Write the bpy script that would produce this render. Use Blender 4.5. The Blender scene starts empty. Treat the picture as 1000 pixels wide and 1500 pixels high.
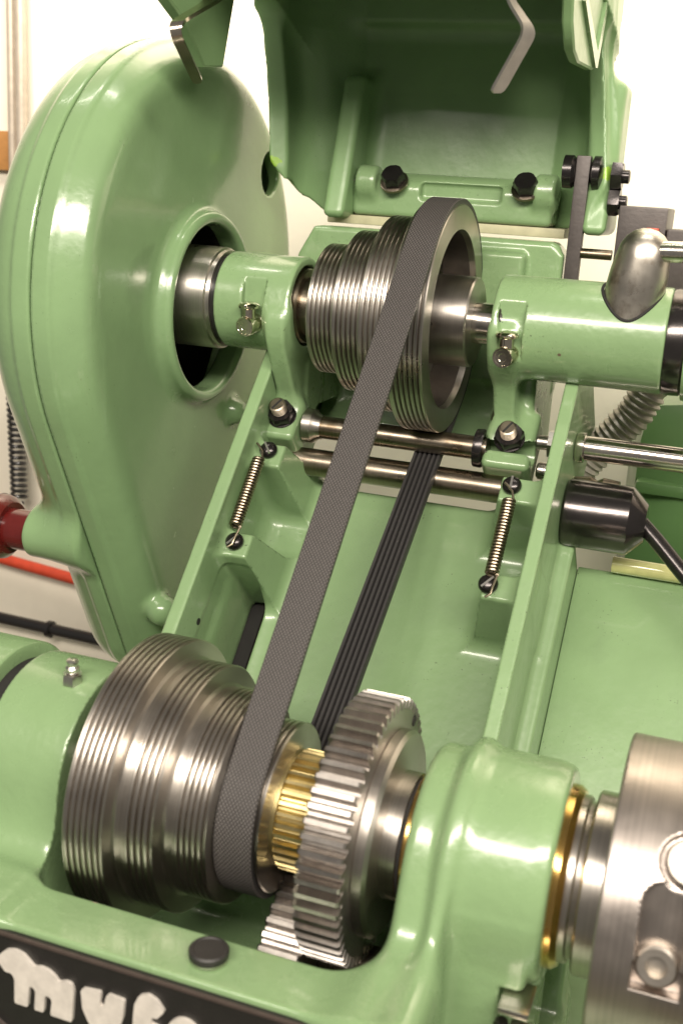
import bpy, bmesh, math, random
import numpy as np
from mathutils import Vector, Matrix

S = 0.001                                    # everything below is in millimetres; X along the spindle, Y to the back, Z up
rnd = random.Random(4)
scene = bpy.context.scene
COL = scene.collection
UY, UZ = 189.3, 167.5                        # countershaft axis
TH = math.radians(48)
CA, SA = math.cos(TH), math.sin(TH)          # sloping motor plate: a runs up the plate, n is normal to it


def arm(x, a, n):
    return (x, a * CA - n * SA, a * SA + n * CA)


# ---------------------------------------------------------------- materials
def new_mat(name):
    m = bpy.data.materials.new(name)
    m.use_nodes = True
    nt = m.node_tree
    b = nt.nodes['Principled BSDF']
    return m, nt, b


def N(nt, typ, **kw):
    n = nt.nodes.new(typ)
    for k, v in kw.items():
        if k in n.inputs:
            n.inputs[k].default_value = v
        else:
            setattr(n, k, v)
    return n


def ramp(nt, fac, stops):
    r = nt.nodes.new('ShaderNodeValToRGB')
    el = r.color_ramp.elements
    while len(el) < len(stops):
        el.new(0.5)
    for e, (p, c) in zip(el, stops):
        e.position = p
        e.color = c if len(c) == 4 else (*c, 1)
    nt.links.new(fac, r.inputs['Fac'])
    return r.outputs['Color']


def mixc(nt, fac, a, b):
    m = nt.nodes.new('ShaderNodeMix')
    m.data_type = 'RGBA'
    for sock, val in ((m.inputs[0], fac), (m.inputs[6], a), (m.inputs[7], b)):
        if hasattr(val, 'is_output'):
            nt.links.new(val, sock)
        else:
            sock.default_value = val if isinstance(val, (int, float)) else (*val[:3], 1)
    return m.outputs[2]


def coords(nt):
    return nt.nodes.new('ShaderNodeNewGeometry').outputs['Position']


def noise(nt, vec, scale, detail=3, rough=0.55):
    n = N(nt, 'ShaderNodeTexNoise')
    n.inputs['Scale'].default_value = scale
    n.inputs['Detail'].default_value = detail
    n.inputs['Roughness'].default_value = rough
    nt.links.new(vec, n.inputs['Vector'])
    return n.outputs['Fac']


def bump(nt, b, height, strength, dist):
    n = nt.nodes.new('ShaderNodeBump')
    n.inputs['Strength'].default_value = strength
    n.inputs['Distance'].default_value = dist
    nt.links.new(height, n.inputs['Height'])
    nt.links.new(n.outputs['Normal'], b.inputs['Normal'])
    return n


def paint(name, base, rough=0.3, peel=0.35, grime=0.5, chips=(), coat=0.55):
    m, nt, b = new_mat(name)
    pos = coords(nt)
    n1 = noise(nt, pos, 22, 3)
    hi = tuple(c * 1.06 for c in base)
    lo = tuple(c * 0.93 for c in base)
    col = ramp(nt, n1, [(0.3, lo), (0.7, hi)])
    # small dark oil specks
    n2 = noise(nt, pos, 900, 2, 0.4)
    n3 = noise(nt, pos, 45, 3)
    s = N(nt, 'ShaderNodeMath', operation='MULTIPLY')
    s1 = ramp(nt, n2, [(0.69, (0, 0, 0)), (0.73, (1, 1, 1))])
    s2 = ramp(nt, n3, [(0.54, (0, 0, 0)), (0.66, (grime, grime, grime))])
    nt.links.new(s1, s.inputs[0]); nt.links.new(s2, s.inputs[1])
    col = mixc(nt, s.outputs[0], col, (0.03, 0.028, 0.018))
    # faint oily film
    n4 = noise(nt, pos, 60, 5, 0.6)
    f = ramp(nt, n4, [(0.55, (0, 0, 0)), (0.8, (0.22 * grime,) * 3)])
    col = mixc(nt, f, col, tuple(c * 0.45 for c in base))
    for (cx, cy, cz, rx, ry, rz, cc) in chips:          # knocks where the paint has come off
        mp = N(nt, 'ShaderNodeVectorMath', operation='SUBTRACT')
        nt.links.new(pos, mp.inputs[0]); mp.inputs[1].default_value = (cx * S, cy * S, cz * S)
        dv = N(nt, 'ShaderNodeVectorMath', operation='DIVIDE')
        nt.links.new(mp.outputs[0], dv.inputs[0]); dv.inputs[1].default_value = (rx * S, ry * S, rz * S)
        ln = N(nt, 'ShaderNodeVectorMath', operation='LENGTH')
        nt.links.new(dv.outputs[0], ln.inputs[0])
        ad = N(nt, 'ShaderNodeMath', operation='ADD')
        nt.links.new(ln.outputs['Value'], ad.inputs[0])
        nn = N(nt, 'ShaderNodeMath', operation='MULTIPLY'); nn.inputs[1].default_value = 0.9
        nt.links.new(noise(nt, pos, 350, 3), nn.inputs[0]); nt.links.new(nn.outputs[0], ad.inputs[1])
        k = ramp(nt, ad.outputs[0], [(0.0, (1, 1, 1)), (0.95, (1, 1, 1)), (1.0, (0, 0, 0))])
        col = mixc(nt, k, col, cc)
    nt.links.new(col, b.inputs['Base Color'])
    r = ramp(nt, n4, [(0.3, (rough * 0.85,) * 3), (0.7, (rough * 1.25,) * 3)])
    nt.links.new(r, b.inputs['Roughness'])
    b.inputs['Coat Weight'].default_value = coat
    b.inputs['Coat Roughness'].default_value = 0.1
    h1 = noise(nt, pos, 260, 2, 0.4)
    bump(nt, b, h1, peel, 0.0006)
    return m


def steel(name, base=(0.46, 0.43, 0.39), rough=0.3, lines=0.25, aniso=0.6, stain=0.0, freq=900):
    m, nt, b = new_mat(name)
    b.inputs['Metallic'].default_value = 1
    pos = coords(nt)
    tc = nt.nodes.new('ShaderNodeTexCoord')
    sp = nt.nodes.new('ShaderNodeSeparateXYZ'); nt.links.new(pos, sp.inputs[0])
    cb = nt.nodes.new('ShaderNodeCombineXYZ'); nt.links.new(sp.outputs[0], cb.inputs[0])
    n1 = noise(nt, cb.outputs[0], freq, 4, 0.7)
    n2 = noise(nt, pos, 50, 4)
    c = ramp(nt, n1, [(0.25, tuple(x * 0.8 for x in base)), (0.75, tuple(min(1, x * 1.15) for x in base))])
    if stain:
        n3 = noise(nt, pos, 90, 5, 0.65)
        c = mixc(nt, ramp(nt, n3, [(0.5, (0, 0, 0)), (0.75, (stain,) * 3)]), c, (0.16, 0.11, 0.06))
    nt.links.new(c, b.inputs['Base Color'])
    r = ramp(nt, n2, [(0.3, (rough * 0.8,) * 3), (0.7, (rough * 1.3,) * 3)])
    nt.links.new(r, b.inputs['Roughness'])
    if aniso:
        b.inputs['Anisotropic'].default_value = aniso
        t = N(nt, 'ShaderNodeTangent', direction_type='RADIAL', axis='X')
        nt.links.new(t.outputs[0], b.inputs['Tangent'])
        b.inputs['Anisotropic Rotation'].default_value = 0.25
    bump(nt, b, n1, lines, 0.00012)
    return m


def plain(name, base, rough=0.5, metal=0.0, grain=0.0, gscale=500, coat=0.0, vary=0.12):
    m, nt, b = new_mat(name)
    pos = coords(nt)
    n1 = noise(nt, pos, gscale * 0.25, 4)
    c = ramp(nt, n1, [(0.3, tuple(x * (1 - vary) for x in base)), (0.7, tuple(min(1, x * (1 + vary)) for x in base))])
    nt.links.new(c, b.inputs['Base Color'])
    b.inputs['Roughness'].default_value = rough
    b.inputs['Metallic'].default_value = metal
    b.inputs['Coat Weight'].default_value = coat
    if grain:
        bump(nt, b, noise(nt, pos, gscale, 3), grain, 0.0003)
    return m


GREEN = (0.200, 0.308, 0.150)
CHIP = (0.62, 0.46, 0.36)
BARE = (0.55, 0.50, 0.36)
M = {}
M['green'] = paint('green_enamel', GREEN)
M['green_head'] = paint('green_enamel_headstock', GREEN, 0.26, 0.3, 0.3,
                        chips=[(-138.5, -58.0, -20, 6, 3.2, 3, CHIP), (-112, -57, -20, 3, .9, 2, CHIP), (29, 34, 20, 3, 3, 3, CHIP)])
M['green_plate'] = paint('green_enamel_motor_plate', GREEN, 0.33, 0.25, 0.8,
                         chips=[(-156, 96, 51, 2, 2, 2, BARE)])
M['green_cs'] = paint('green_enamel_countershaft', GREEN, 0.28, 0.35, 0.9,
                      chips=[(-144, 186, 120, 6, 6, 6, (0.06, 0.065, 0.03)), (-39.5, 192, 124, 3, 8, 9, (0.04, 0.045, 0.02)), (-36.8, 169, 172, 2.2, 4, 10, (0.03, 0.028, 0.02)),
                             (-155, 262, 207, 12, 8, 3, (0.32, 0.27, 0.17)), (-16, 270, 205, 10, 8, 5, (0.35, 0.30, 0.18)), (-7, 166.5, 159, 1.6, 1.6, 1.6, (0.12, 0.09, 0.06)), (-8, 171.5, 150, 1.0, 1, 1.4, (0.12, 0.09, 0.06))])
M['green_guard'] = paint('green_enamel_guard', (0.195, 0.305, 0.148), 0.22, 0.2, 0.35)
M['green_hood'] = paint('green_enamel_hood', (0.195, 0.315, 0.145), 0.36, 0.22, 0.4, coat=0.18,
                        chips=[(-189, 250, 239.0, 9, 14, 5, (0.25, 0.43, 0.05)), (-5, 250, 242, 9, 14, 6, (0.25, 0.43, 0.05))])
M['green_motor'] = paint('green_enamel_motor', (0.085, 0.17, 0.06), 0.35, 0.2, 0.3)
M['steel'] = steel('turned_steel', (0.50, 0.465, 0.425), 0.33)
M['steel_pulley'] = steel('turned_steel_pulley', (0.47, 0.435, 0.395), 0.34, 0.0, 0.7)
M['steel_gear'] = steel('gear_steel', (0.42, 0.39, 0.365), 0.33, 0.0, 0.0, 0.12, 300)
M['steel_bright'] = steel('ground_steel', (0.62, 0.58, 0.53), 0.2, 0.15, 0.5)
M['steel_chuck'] = steel('chuck_steel', (0.48, 0.43, 0.395), 0.42, 0.1, 0.5)
M['steel_oily'] = steel('oily_steel', (0.28, 0.24, 0.19), 0.3, 0.2, 0.3, 0.8)
M['steel_cast'] = steel('polished_cast_lever', (0.56, 0.52, 0.46), 0.34, 0.0, 0.0, 0.9, 60)
M['nickel'] = plain('nickel_plate', (0.66, 0.6, 0.5), 0.16, 1.0)
M['zinc'] = plain('zinc_plate', (0.62, 0.6, 0.56), 0.28, 1.0)
M['clip'] = plain('bright_clip_steel', (0.55, 0.52, 0.48), 0.3, 0.95)
M['recess'] = plain('shade_toned_recess', (0.20, 0.18, 0.165), 0.4, 1.0)  # steel darkened so the colour carries the shade inside the pulley bore
M['zinc_dull'] = plain('dull_steel', (0.5, 0.46, 0.41), 0.42, 1.0, 0.2)
M['spring_wire'] = plain('spring_wire', (0.30, 0.25, 0.185), 0.32, 1.0)
M['thread'] = plain('stud_steel', (0.27, 0.23, 0.18), 0.36, 1.0)
M['brass'] = steel('brass', (0.58, 0.48, 0.24), 0.38, 0.0, 0.0, 0.55, 250)
M['bronze'] = steel('bronze_ring', (0.66, 0.42, 0.13), 0.2, 0.1, 0.4)
M['black_oxide'] = plain('black_oxide_steel', (0.055, 0.05, 0.05), 0.24, 0.85, 0.15)
M['black_plastic'] = plain('black_plastic', (0.014, 0.013, 0.013), 0.3, 0.0, 0.1, coat=0.3)
M['black_chrome'] = plain('black_chromed_steel', (0.10, 0.09, 0.088), 0.19, 0.95, 0.1)
M['rubber'] = plain('black_rubber', (0.02, 0.018, 0.017), 0.5, 0, 0.3)
M['void'] = plain('near_black_void', (0.012, 0.011, 0.01), 0.8)  # near-black, also stands in for shade in gaps and holes
M['grey_bar'] = plain('grey_black_bar', (0.07, 0.06, 0.057), 0.42, 0.4, 0.3)
M['red'] = plain('red_plastic', (0.095, 0.009, 0.008), 0.22, 0, 0, coat=0.5)
M['red_pipe'] = plain('red_cable', (0.55, 0.06, 0.025), 0.4)
M['cream'] = plain('cream_cable', (0.6, 0.55, 0.40), 0.35)
M['conduit'] = plain('grey_conduit', (0.33, 0.31, 0.26), 0.38, 0.2)
M['wood'] = plain('brown_wood', (0.36, 0.17, 0.05), 0.5)
M['wall'] = plain('painted_wall', (0.82, 0.76, 0.64), 0.85, 0, 0.15, 300, vary=0.02)
M['wall_pipe'] = plain('painted_pipe', (0.50, 0.43, 0.35), 0.35, 0.3)
M['plate_black'] = plain('black_name_plate', (0.010, 0.009, 0.008), 0.5, 0.0, 0.5, 900)
M['letter'] = plain('brushed_letter', (0.72, 0.67, 0.61), 0.42, 0.3, 0.2, 900)
M['tube'] = plain('tinted_tube', (0.50, 0.50, 0.22), 0.16, 0, coat=0.6)


def belt_mat(name, weave):
    m, nt, b = new_mat(name)
    uv = nt.nodes.new('ShaderNodeUVMap').outputs[0]
    b.inputs['Roughness'].default_value = 0.62
    if weave:
        hs = []
        for rot in (0.9, -0.9):
            mp = N(nt, 'ShaderNodeMapping'); mp.inputs['Rotation'].default_value = (0, 0, rot)
            nt.links.new(uv, mp.inputs[0])
            w = N(nt, 'ShaderNodeTexWave', wave_type='BANDS', bands_direction='X')
            w.inputs['Scale'].default_value = 0.28       # uv is in millimetres
            w.inputs['Distortion'].default_value = 0.35
            w.inputs['Detail Scale'].default_value = 0.5
            nt.links.new(mp.outputs[0], w.inputs['Vector'])
            hs.append(w.outputs['Fac'])
        mx = N(nt, 'ShaderNodeMath', operation='MULTIPLY')
        nt.links.new(hs[0], mx.inputs[0]); nt.links.new(hs[1], mx.inputs[1])
        n = noise(nt, uv, 0.5, 4, 0.7)
        c = ramp(nt, mx.outputs[0], [(0.1, (0.024, 0.021, 0.020)), (0.55, (0.105, 0.095, 0.090))])
        c2 = mixc(nt, ramp(nt, n, [(0.5, (0, 0, 0)), (0.8, (0.35, 0.35, 0.35))]), c, (0.10, 0.09, 0.088))
        nf = noise(nt, uv, 5.5, 1)
        c3 = mixc(nt, ramp(nt, nf, [(0.74, (0, 0, 0)), (0.78, (0.7,) * 3)]), c2, (0.3, 0.27, 0.26))
        nt.links.new(c3, b.inputs['Base Color'])
        bump(nt, b, mx.outputs[0], 0.6, 0.0003)
    else:
        b.inputs['Base Color'].default_value = (0.034, 0.032, 0.032, 1)
        b.inputs['Roughness'].default_value = 0.42
        bump(nt, b, noise(nt, uv, 3, 3), 0.3, 0.0001)
    return m


M['belt'] = belt_mat('woven_belt_back', True)
M['belt_rib'] = belt_mat('belt_ribs', False)


# ---------------------------------------------------------------- object plumbing
def tag(o, label, cat, group=None, kind=None):
    if label: o['label'] = label
    if cat: o['category'] = cat
    if group: o['group'] = group
    if kind: o['kind'] = kind
    return o


def thing(name, label, cat, loc, group=None):
    o = bpy.data.objects.new(name, None)
    o.empty_display_size = 0.01
    COL.objects.link(o)
    o.location = Vector(loc) * S
    return tag(o, label, cat, group)


def world_loc(o):
    p = Vector((0, 0, 0))
    while o:
        p = p + o.location
        o = o.parent
    return p


def put(name, V, F, mat, parent=None, angle=35, normals=None, uvs=None, fmats=None, mats=None):
    """one mesh object from world-millimetre vertices; its origin is the middle of its box"""
    V = np.asarray(V, float)
    c = (V.min(0) + V.max(0)) / 2
    me = bpy.data.meshes.new(name)
    me.from_pydata([tuple(v) for v in (V - c) * S], [], [tuple(int(i) for i in f) for f in F])
    for mm in (mats or [mat]):
        me.materials.append(mm)
    if fmats is not None:
        me.polygons.foreach_set('material_index', np.asarray(fmats, np.int32))
    if uvs is not None:
        l = me.uv_layers.new(name='UVMap')
        l.data.foreach_set('uv', np.asarray(uvs, np.float32).ravel())
    me.validate(clean_customdata=False)
    if normals is None and uvs is None:
        bm = bmesh.new(); bm.from_mesh(me)
        bmesh.ops.recalc_face_normals(bm, faces=bm.faces[:])
        bm.to_mesh(me); bm.free()
    me.polygons.foreach_set('use_smooth', [True] * len(me.polygons))
    me.update()
    if normals is not None:
        me.normals_split_custom_set_from_vertices([tuple(n) for n in normals])
    else:
        me.set_sharp_from_angle(angle=math.radians(angle))
    o = bpy.data.objects.new(name, me)
    COL.objects.link(o)
    if parent is not None:
        o.parent = parent
        o.location = Vector(c) * S - world_loc(parent)
    else:
        o.location = Vector(c) * S
    return o


class MB:
    """collects simple shapes into one mesh"""
    def __init__(self):
        self.V = []; self.F = []

    def add(self, V, F):
        k = len(self.V)
        self.V += [tuple(v) for v in V]
        self.F += [tuple(i + k for i in f) for f in F]
        return self

    def lathe(self, prof, axis_yz=None, seg=96, frame=None, closed=False):
        """prof: (t, r) pairs. Around a line parallel to X through axis_yz, or in frame (origin, dir)"""
        V = []; F = []
        if frame is None:
            o = Vector((0, axis_yz[0], axis_yz[1])); d = Vector((1, 0, 0)); e1 = Vector((0, 1, 0)); e2 = Vector((0, 0, 1))
        else:
            o = Vector(frame[0]); d = Vector(frame[1]).normalized()
            e1 = d.orthogonal().normalized(); e2 = d.cross(e1)
        for (t, r) in prof:
            for k in range(seg):
                a = 2 * math.pi * k / seg
                V.append(o + d * t + (e1 * math.cos(a) + e2 * math.sin(a)) * max(r, 1e-3))
        n = len(prof)
        for i in range(n if closed else n - 1):
            j = (i + 1) % n
            for k in range(seg):
                k2 = (k + 1) % seg
                F.append((i * seg + k, i * seg + k2, j * seg + k2, j * seg + k))
        if not closed:
            if prof[0][1] > 0.01: F.append(tuple(range(seg))[::-1])
            if prof[-1][1] > 0.01: F.append(tuple((n - 1) * seg + k for k in range(seg)))
        return self.add(V, F)

    def tube(self, pts, r, seg=12, cap=True):
        pts = [Vector(p) for p in pts]
        n = len(pts)
        t0 = (pts[1] - pts[0]).normalized()
        e = t0.orthogonal().normalized()
        V = []; F = []
        for i, p in enumerate(pts):
            t = (pts[min(i + 1, n - 1)] - pts[max(i - 1, 0)]).normalized()
            e = (e - t * e.dot(t)).normalized()
            f = t.cross(e)
            rr = r[i] if isinstance(r, (list, tuple)) else r
            for k in range(seg):
                a = 2 * math.pi * k / seg
                V.append(p + (e * math.cos(a) + f * math.sin(a)) * rr)
        for i in range(n - 1):
            for k in range(seg):
                k2 = (k + 1) % seg
                F.append((i * seg + k, i * seg + k2, (i + 1) * seg + k2, (i + 1) * seg + k))
        if cap:
            F.append(tuple(range(seg))[::-1]); F.append(tuple((n - 1) * seg + k for k in range(seg)))
        return self.add(V, F)

    def prism(self, poly, axis, t0, t1, tr=None, bev=0.0):
        """poly in 2D, extruded from t0 to t1 by tr(u, v, t) -> xyz"""
        n = len(poly)
        rings = []
        if bev:
            c = (sum(p[0] for p in poly) / n, sum(p[1] for p in poly) / n)
            inn = inset(poly, bev)
            rings = [(inn, t0), (poly, t0 + bev), (poly, t1 - bev), (inn, t1)]
        else:
            rings = [(poly, t0), (poly, t1)]
        V = []; F = []
        for pl, t in rings:
            V += [tr(u, v, t) for (u, v) in pl]
        for i in range(len(rings) - 1):
            for k in range(n):
                k2 = (k + 1) % n
                F.append((i * n + k, i * n + k2, (i + 1) * n + k2, (i + 1) * n + k))
        F.append(tuple(range(n))[::-1]); F.append(tuple((len(rings) - 1) * n + k for k in range(n)))
        return self.add(V, F)

    def build(self, name, mat, parent=None, angle=35):
        return put(name, self.V, self.F, mat, parent, angle)


def inset(poly, d):
    n = len(poly)
    A = sum(poly[i][0] * poly[(i + 1) % n][1] - poly[(i + 1) % n][0] * poly[i][1] for i in range(n))
    sg = 1 if A > 0 else -1
    out = []
    for i in range(n):
        p0 = Vector(poly[i - 1]); p1 = Vector(poly[i]); p2 = Vector(poly[(i + 1) % n])
        e1 = (p1 - p0).normalized(); e2 = (p2 - p1).normalized()
        n1 = Vector((-e1.y, e1.x)) * sg; n2 = Vector((-e2.y, e2.x)) * sg
        b = (n1 + n2)
        b = b / max(0.35, b.length_squared / 2) if b.length > 1e-6 else n1
        out.append(tuple(p1 + b * d))
    return out


def XYZ(u, v, t): return (t, u, v)            # a (y, z) outline extruded along X
def XZY(u, v, t): return (u, t, v)            # an (x, z) outline extruded along Y
def ARM_X(u, v, t): return arm(t, u, v)       # an (a, n) outline extruded along X
def ARM_N(u, v, t): return arm(u, v, t)       # an (x, a) outline extruded along n


def rbox(x0, x1, y0, y1, z0, z1, bev=0.8, mb=None, fr=None):
    """box with chamfered edges; fr maps (x, y, z) into the world"""
    bm = bmesh.new()
    bmesh.ops.create_cube(bm, size=1)
    for v in bm.verts:
        v.co = Vector(((x0 + x1) / 2 + v.co.x * (x1 - x0), (y0 + y1) / 2 + v.co.y * (y1 - y0), (z0 + z1) / 2 + v.co.z * (z1 - z0)))
    if bev:
        bmesh.ops.bevel(bm, geom=bm.edges[:], offset=bev, segments=2, affect='EDGES', profile=0.6)
    V = [tuple(v.co) for v in bm.verts]
    bm.verts.index_update()
    F = [tuple(v.index for v in f.verts) for f in bm.faces]
    bm.free()
    if fr: V = [fr(*v) for v in V]
    (mb or MB())
    mb = mb or MB()
    return mb.add(V, F)


def hexprism(mb, o, d, r, h, phase=0.0):
    """hexagon nut or bolt head with a chamfered top"""
    o = Vector(o); d = Vector(d).normalized()
    e1 = d.orthogonal().normalized(); e2 = d.cross(e1)
    V = []; F = []
    seg = 24
    for (t, k) in ((0, 1.0), (h * 0.78, 1.0), (h, 0.86)):
        for i in range(seg):
            a = 2 * math.pi * i / seg
            sect = ((a) % (math.pi / 3)) - math.pi / 6
            rr = r * math.cos(math.pi / 6) / math.cos(sect)
            if t == h: rr = min(rr, r * 0.9) * 0.97
            a2 = a + phase
            V.append(o + d * t + (e1 * math.cos(a2) + e2 * math.sin(a2)) * rr)
    for j in range(2):
        for i in range(seg):
            i2 = (i + 1) % seg
            F.append((j * seg + i, j * seg + i2, (j + 1) * seg + i2, (j + 1) * seg + i))
    F.append(tuple(range(seg))[::-1]); F.append(tuple(2 * seg + i for i in range(seg)))
    return mb.add(V, F)


# ---------------------------------------------------------------- cast shapes: distance fields meshed by surface nets
def smin(a, b, k):
    h = np.maximum(k - np.abs(a - b), 0) / k
    return np.minimum(a, b) - h * h * k * 0.25


def smax(a, b, k):
    return -smin(-a, -b, k)


def sbox(x, y, z, x0, x1, y0, y1, z0, z1, r=0.0):
    qx = np.abs(x - (x0 + x1) / 2) - (x1 - x0) / 2 + r
    qy = np.abs(y - (y0 + y1) / 2) - (y1 - y0) / 2 + r
    qz = np.abs(z - (z0 + z1) / 2) - (z1 - z0) / 2 + r
    return np.sqrt(np.maximum(qx, 0) ** 2 + np.maximum(qy, 0) ** 2 + np.maximum(qz, 0) ** 2) + np.minimum(np.maximum(qx, np.maximum(qy, qz)), 0) - r


def scylx(x, y, z, x0, x1, cy, cz, rad, r=0.0):
    d = np.hypot(y - cy, z - cz) - rad + r
    e = np.abs(x - (x0 + x1) / 2) - (x1 - x0) / 2 + r
    return np.sqrt(np.maximum(d, 0) ** 2 + np.maximum(e, 0) ** 2) + np.minimum(np.maximum(d, e), 0) - r


def ssph(x, y, z, cx, cy, cz, r):
    return np.sqrt((x - cx) ** 2 + (y - cy) ** 2 + (z - cz) ** 2) - r


def poly2(u, v, P):
    """signed distance to a closed polygon"""
    P = np.asarray(P, float); n = len(P)
    d = np.full(u.shape, 1e9); s = np.ones(u.shape)
    for i in range(n):
        j = (i - 1) % n
        ex, ey = P[j] - P[i]
        wx, wy = u - P[i, 0], v - P[i, 1]
        t = np.clip((wx * ex + wy * ey) / (ex * ex + ey * ey), 0, 1)
        d = np.minimum(d, (wx - ex * t) ** 2 + (wy - ey * t) ** 2)
        c1 = v >= P[i, 1]; c2 = v < P[j, 1]; c3 = ex * wy > ey * wx
        fl = (c1 & c2 & c3) | (~c1 & ~c2 & ~c3)
        s = np.where(fl, -s, s)
    return s * np.sqrt(d)


def extr(d2, e, r=0.0):
    a = d2 + r; b = e + r
    return np.sqrt(np.maximum(a, 0) ** 2 + np.maximum(b, 0) ** 2) + np.minimum(np.maximum(a, b), 0) - r


def field_mesh(f, lo, hi, h):
    """naive surface nets over a sparse grid, vertices pulled onto the field, normals from its gradient"""
    lo = np.array(lo, float); hi = np.array(hi, float)
    B = 6
    nb = np.ceil((hi - lo) / (h * B)).astype(int)
    nv = nb * B + 1
    cc = [lo[i] + (np.arange(nb[i]) + 0.5) * B * h for i in range(3)]
    G = np.meshgrid(*cc, indexing='ij')
    Fc = f(*[g.ravel() for g in G]).reshape(nb)
    act = np.abs(Fc) < B * h * 0.87 * 1.6 + h
    sign = np.where(Fc > 0, 1e3, -1e3)
    Fv = np.full(nv, 1e3, np.float32)
    Fv[:-1, :-1, :-1] = np.repeat(np.repeat(np.repeat(sign, B, 0), B, 1), B, 2)
    Fv[-1], Fv[:, -1], Fv[:, :, -1] = Fv[-2], Fv[:, -2], Fv[:, :, -2]
    ia = np.argwhere(act)
    off = np.stack(np.meshgrid(*[np.arange(B + 1)] * 3, indexing='ij'), -1).reshape(-1, 3)
    for k in range(0, len(ia), 1500):
        idx = (ia[k:k + 1500, None, :] * B + off[None]).reshape(-1, 3)
        p = lo + idx * h
        Fv[idx[:, 0], idx[:, 1], idx[:, 2]] = f(p[:, 0], p[:, 1], p[:, 2])
    neg = Fv < 0
    cn = np.zeros(nv - 1, np.int8)
    for i in (0, 1):
        for j in (0, 1):
            for l in (0, 1):
                cn += neg[i:nv[0] - 1 + i, j:nv[1] - 1 + j, l:nv[2] - 1 + l]
    cells = np.argwhere((cn > 0) & (cn < 8))
    ids = np.full(nv - 1, -1, np.int32)
    ids[tuple(cells.T)] = np.arange(len(cells))
    corner = np.array([[i, j, l] for i in (0, 1) for j in (0, 1) for l in (0, 1)])
    val = np.stack([Fv[tuple((cells + c).T)] for c in corner], 1)
    acc = np.zeros((len(cells), 3)); cnt = np.zeros(len(cells))
    for a in range(8):
        for b in range(a + 1, 8):
            if np.abs(corner[a] - corner[b]).sum() != 1: continue
            m = (val[:, a] < 0) != (val[:, b] < 0)
            t = np.where(m, val[:, a] / np.where(m, val[:, a] - val[:, b], 1), 0)
            acc += np.where(m[:, None], corner[a] + t[:, None] * (corner[b] - corner[a]), 0)
            cnt += m
    P = lo + (cells + acc / cnt[:, None]) * h
    quads = []
    for ax in range(3):
        o1, o2 = [(1, 2), (2, 0), (0, 1)][ax]
        sl0 = [slice(None)] * 3; sl1 = [slice(None)] * 3
        sl0[ax] = slice(0, -1); sl1[ax] = slice(1, None)
        n0, n1 = neg[tuple(sl0)], neg[tuple(sl1)]
        e = np.argwhere(n0 != n1)
        e = e[(e[:, o1] > 0) & (e[:, o2] > 0) & (e[:, o1] < nv[o1] - 1) & (e[:, o2] < nv[o2] - 1)]
        if not len(e): continue
        d1 = np.zeros(3, int); d1[o1] = 1
        d2 = np.zeros(3, int); d2[o2] = 1
        q = np.stack([ids[tuple((e - d1 - d2).T)], ids[tuple((e - d2).T)], ids[tuple(e.T)], ids[tuple((e - d1).T)]], 1)
        flip = ~n0[tuple(e.T)]
        q[flip] = q[flip][:, ::-1]
        quads.append(q)
    Q = np.concatenate(quads)
    Q = Q[(Q >= 0).all(1)]

    def grad(P, e):
        g = np.stack([f(P[:, 0] + e, P[:, 1], P[:, 2]) - f(P[:, 0] - e, P[:, 1], P[:, 2]),
                      f(P[:, 0], P[:, 1] + e, P[:, 2]) - f(P[:, 0], P[:, 1] - e, P[:, 2]),
                      f(P[:, 0], P[:, 1], P[:, 2] + e) - f(P[:, 0], P[:, 1], P[:, 2] - e)], 1) / (2 * e)
        return g
    for _ in range(2):
        g = grad(P, 0.25 * h)
        d = f(P[:, 0], P[:, 1], P[:, 2])
        st = -d[:, None] * g / np.maximum((g * g).sum(1), 0.2)[:, None]
        ln = np.linalg.norm(st, axis=1, keepdims=True)
        P = P + st * np.minimum(1, 0.6 * h / np.maximum(ln, 1e-9))
    g = grad(P, 0.5 * h)
    nrm = g / np.maximum(np.linalg.norm(g, axis=1, keepdims=True), 1e-9)
    return P, Q, nrm


def casting(f, lo, hi, h, parts, mat, parent=None):
    """mesh a field and hand out its faces to the named parts: parts = [(name, select(x, y, z)), ...], the last takes the rest"""
    P, Q, nr = field_mesh(f, lo, hi, h)
    c = P[Q].mean(1)
    left = np.ones(len(Q), bool)
    out = []
    for (name, sel, mm) in parts:
        m = left & (sel(c[:, 0], c[:, 1], c[:, 2]) if sel is not None else True)
        left &= ~m
        q = Q[m]
        if not len(q):
            out.append(None); continue
        u, inv = np.unique(q, return_inverse=True)
        out.append(put(name, P[u], inv.reshape(q.shape), mm or mat, parent, normals=nr[u]))
    return out


def smooth_poly(P, it=2, cut=8.0):
    for _ in range(it):
        Q = []
        for i in range(len(P)):
            p, q = P[i], P[(i + 1) % len(P)]
            L = math.dist(p, q)
            t = min(0.25, cut / max(L, 1e-6))
            Q.append((p[0] + (q[0] - p[0]) * t, p[1] + (q[1] - p[1]) * t))
            Q.append((q[0] + (p[0] - q[0]) * t, q[1] + (p[1] - q[1]) * t))
        P = Q
    return P


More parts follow.
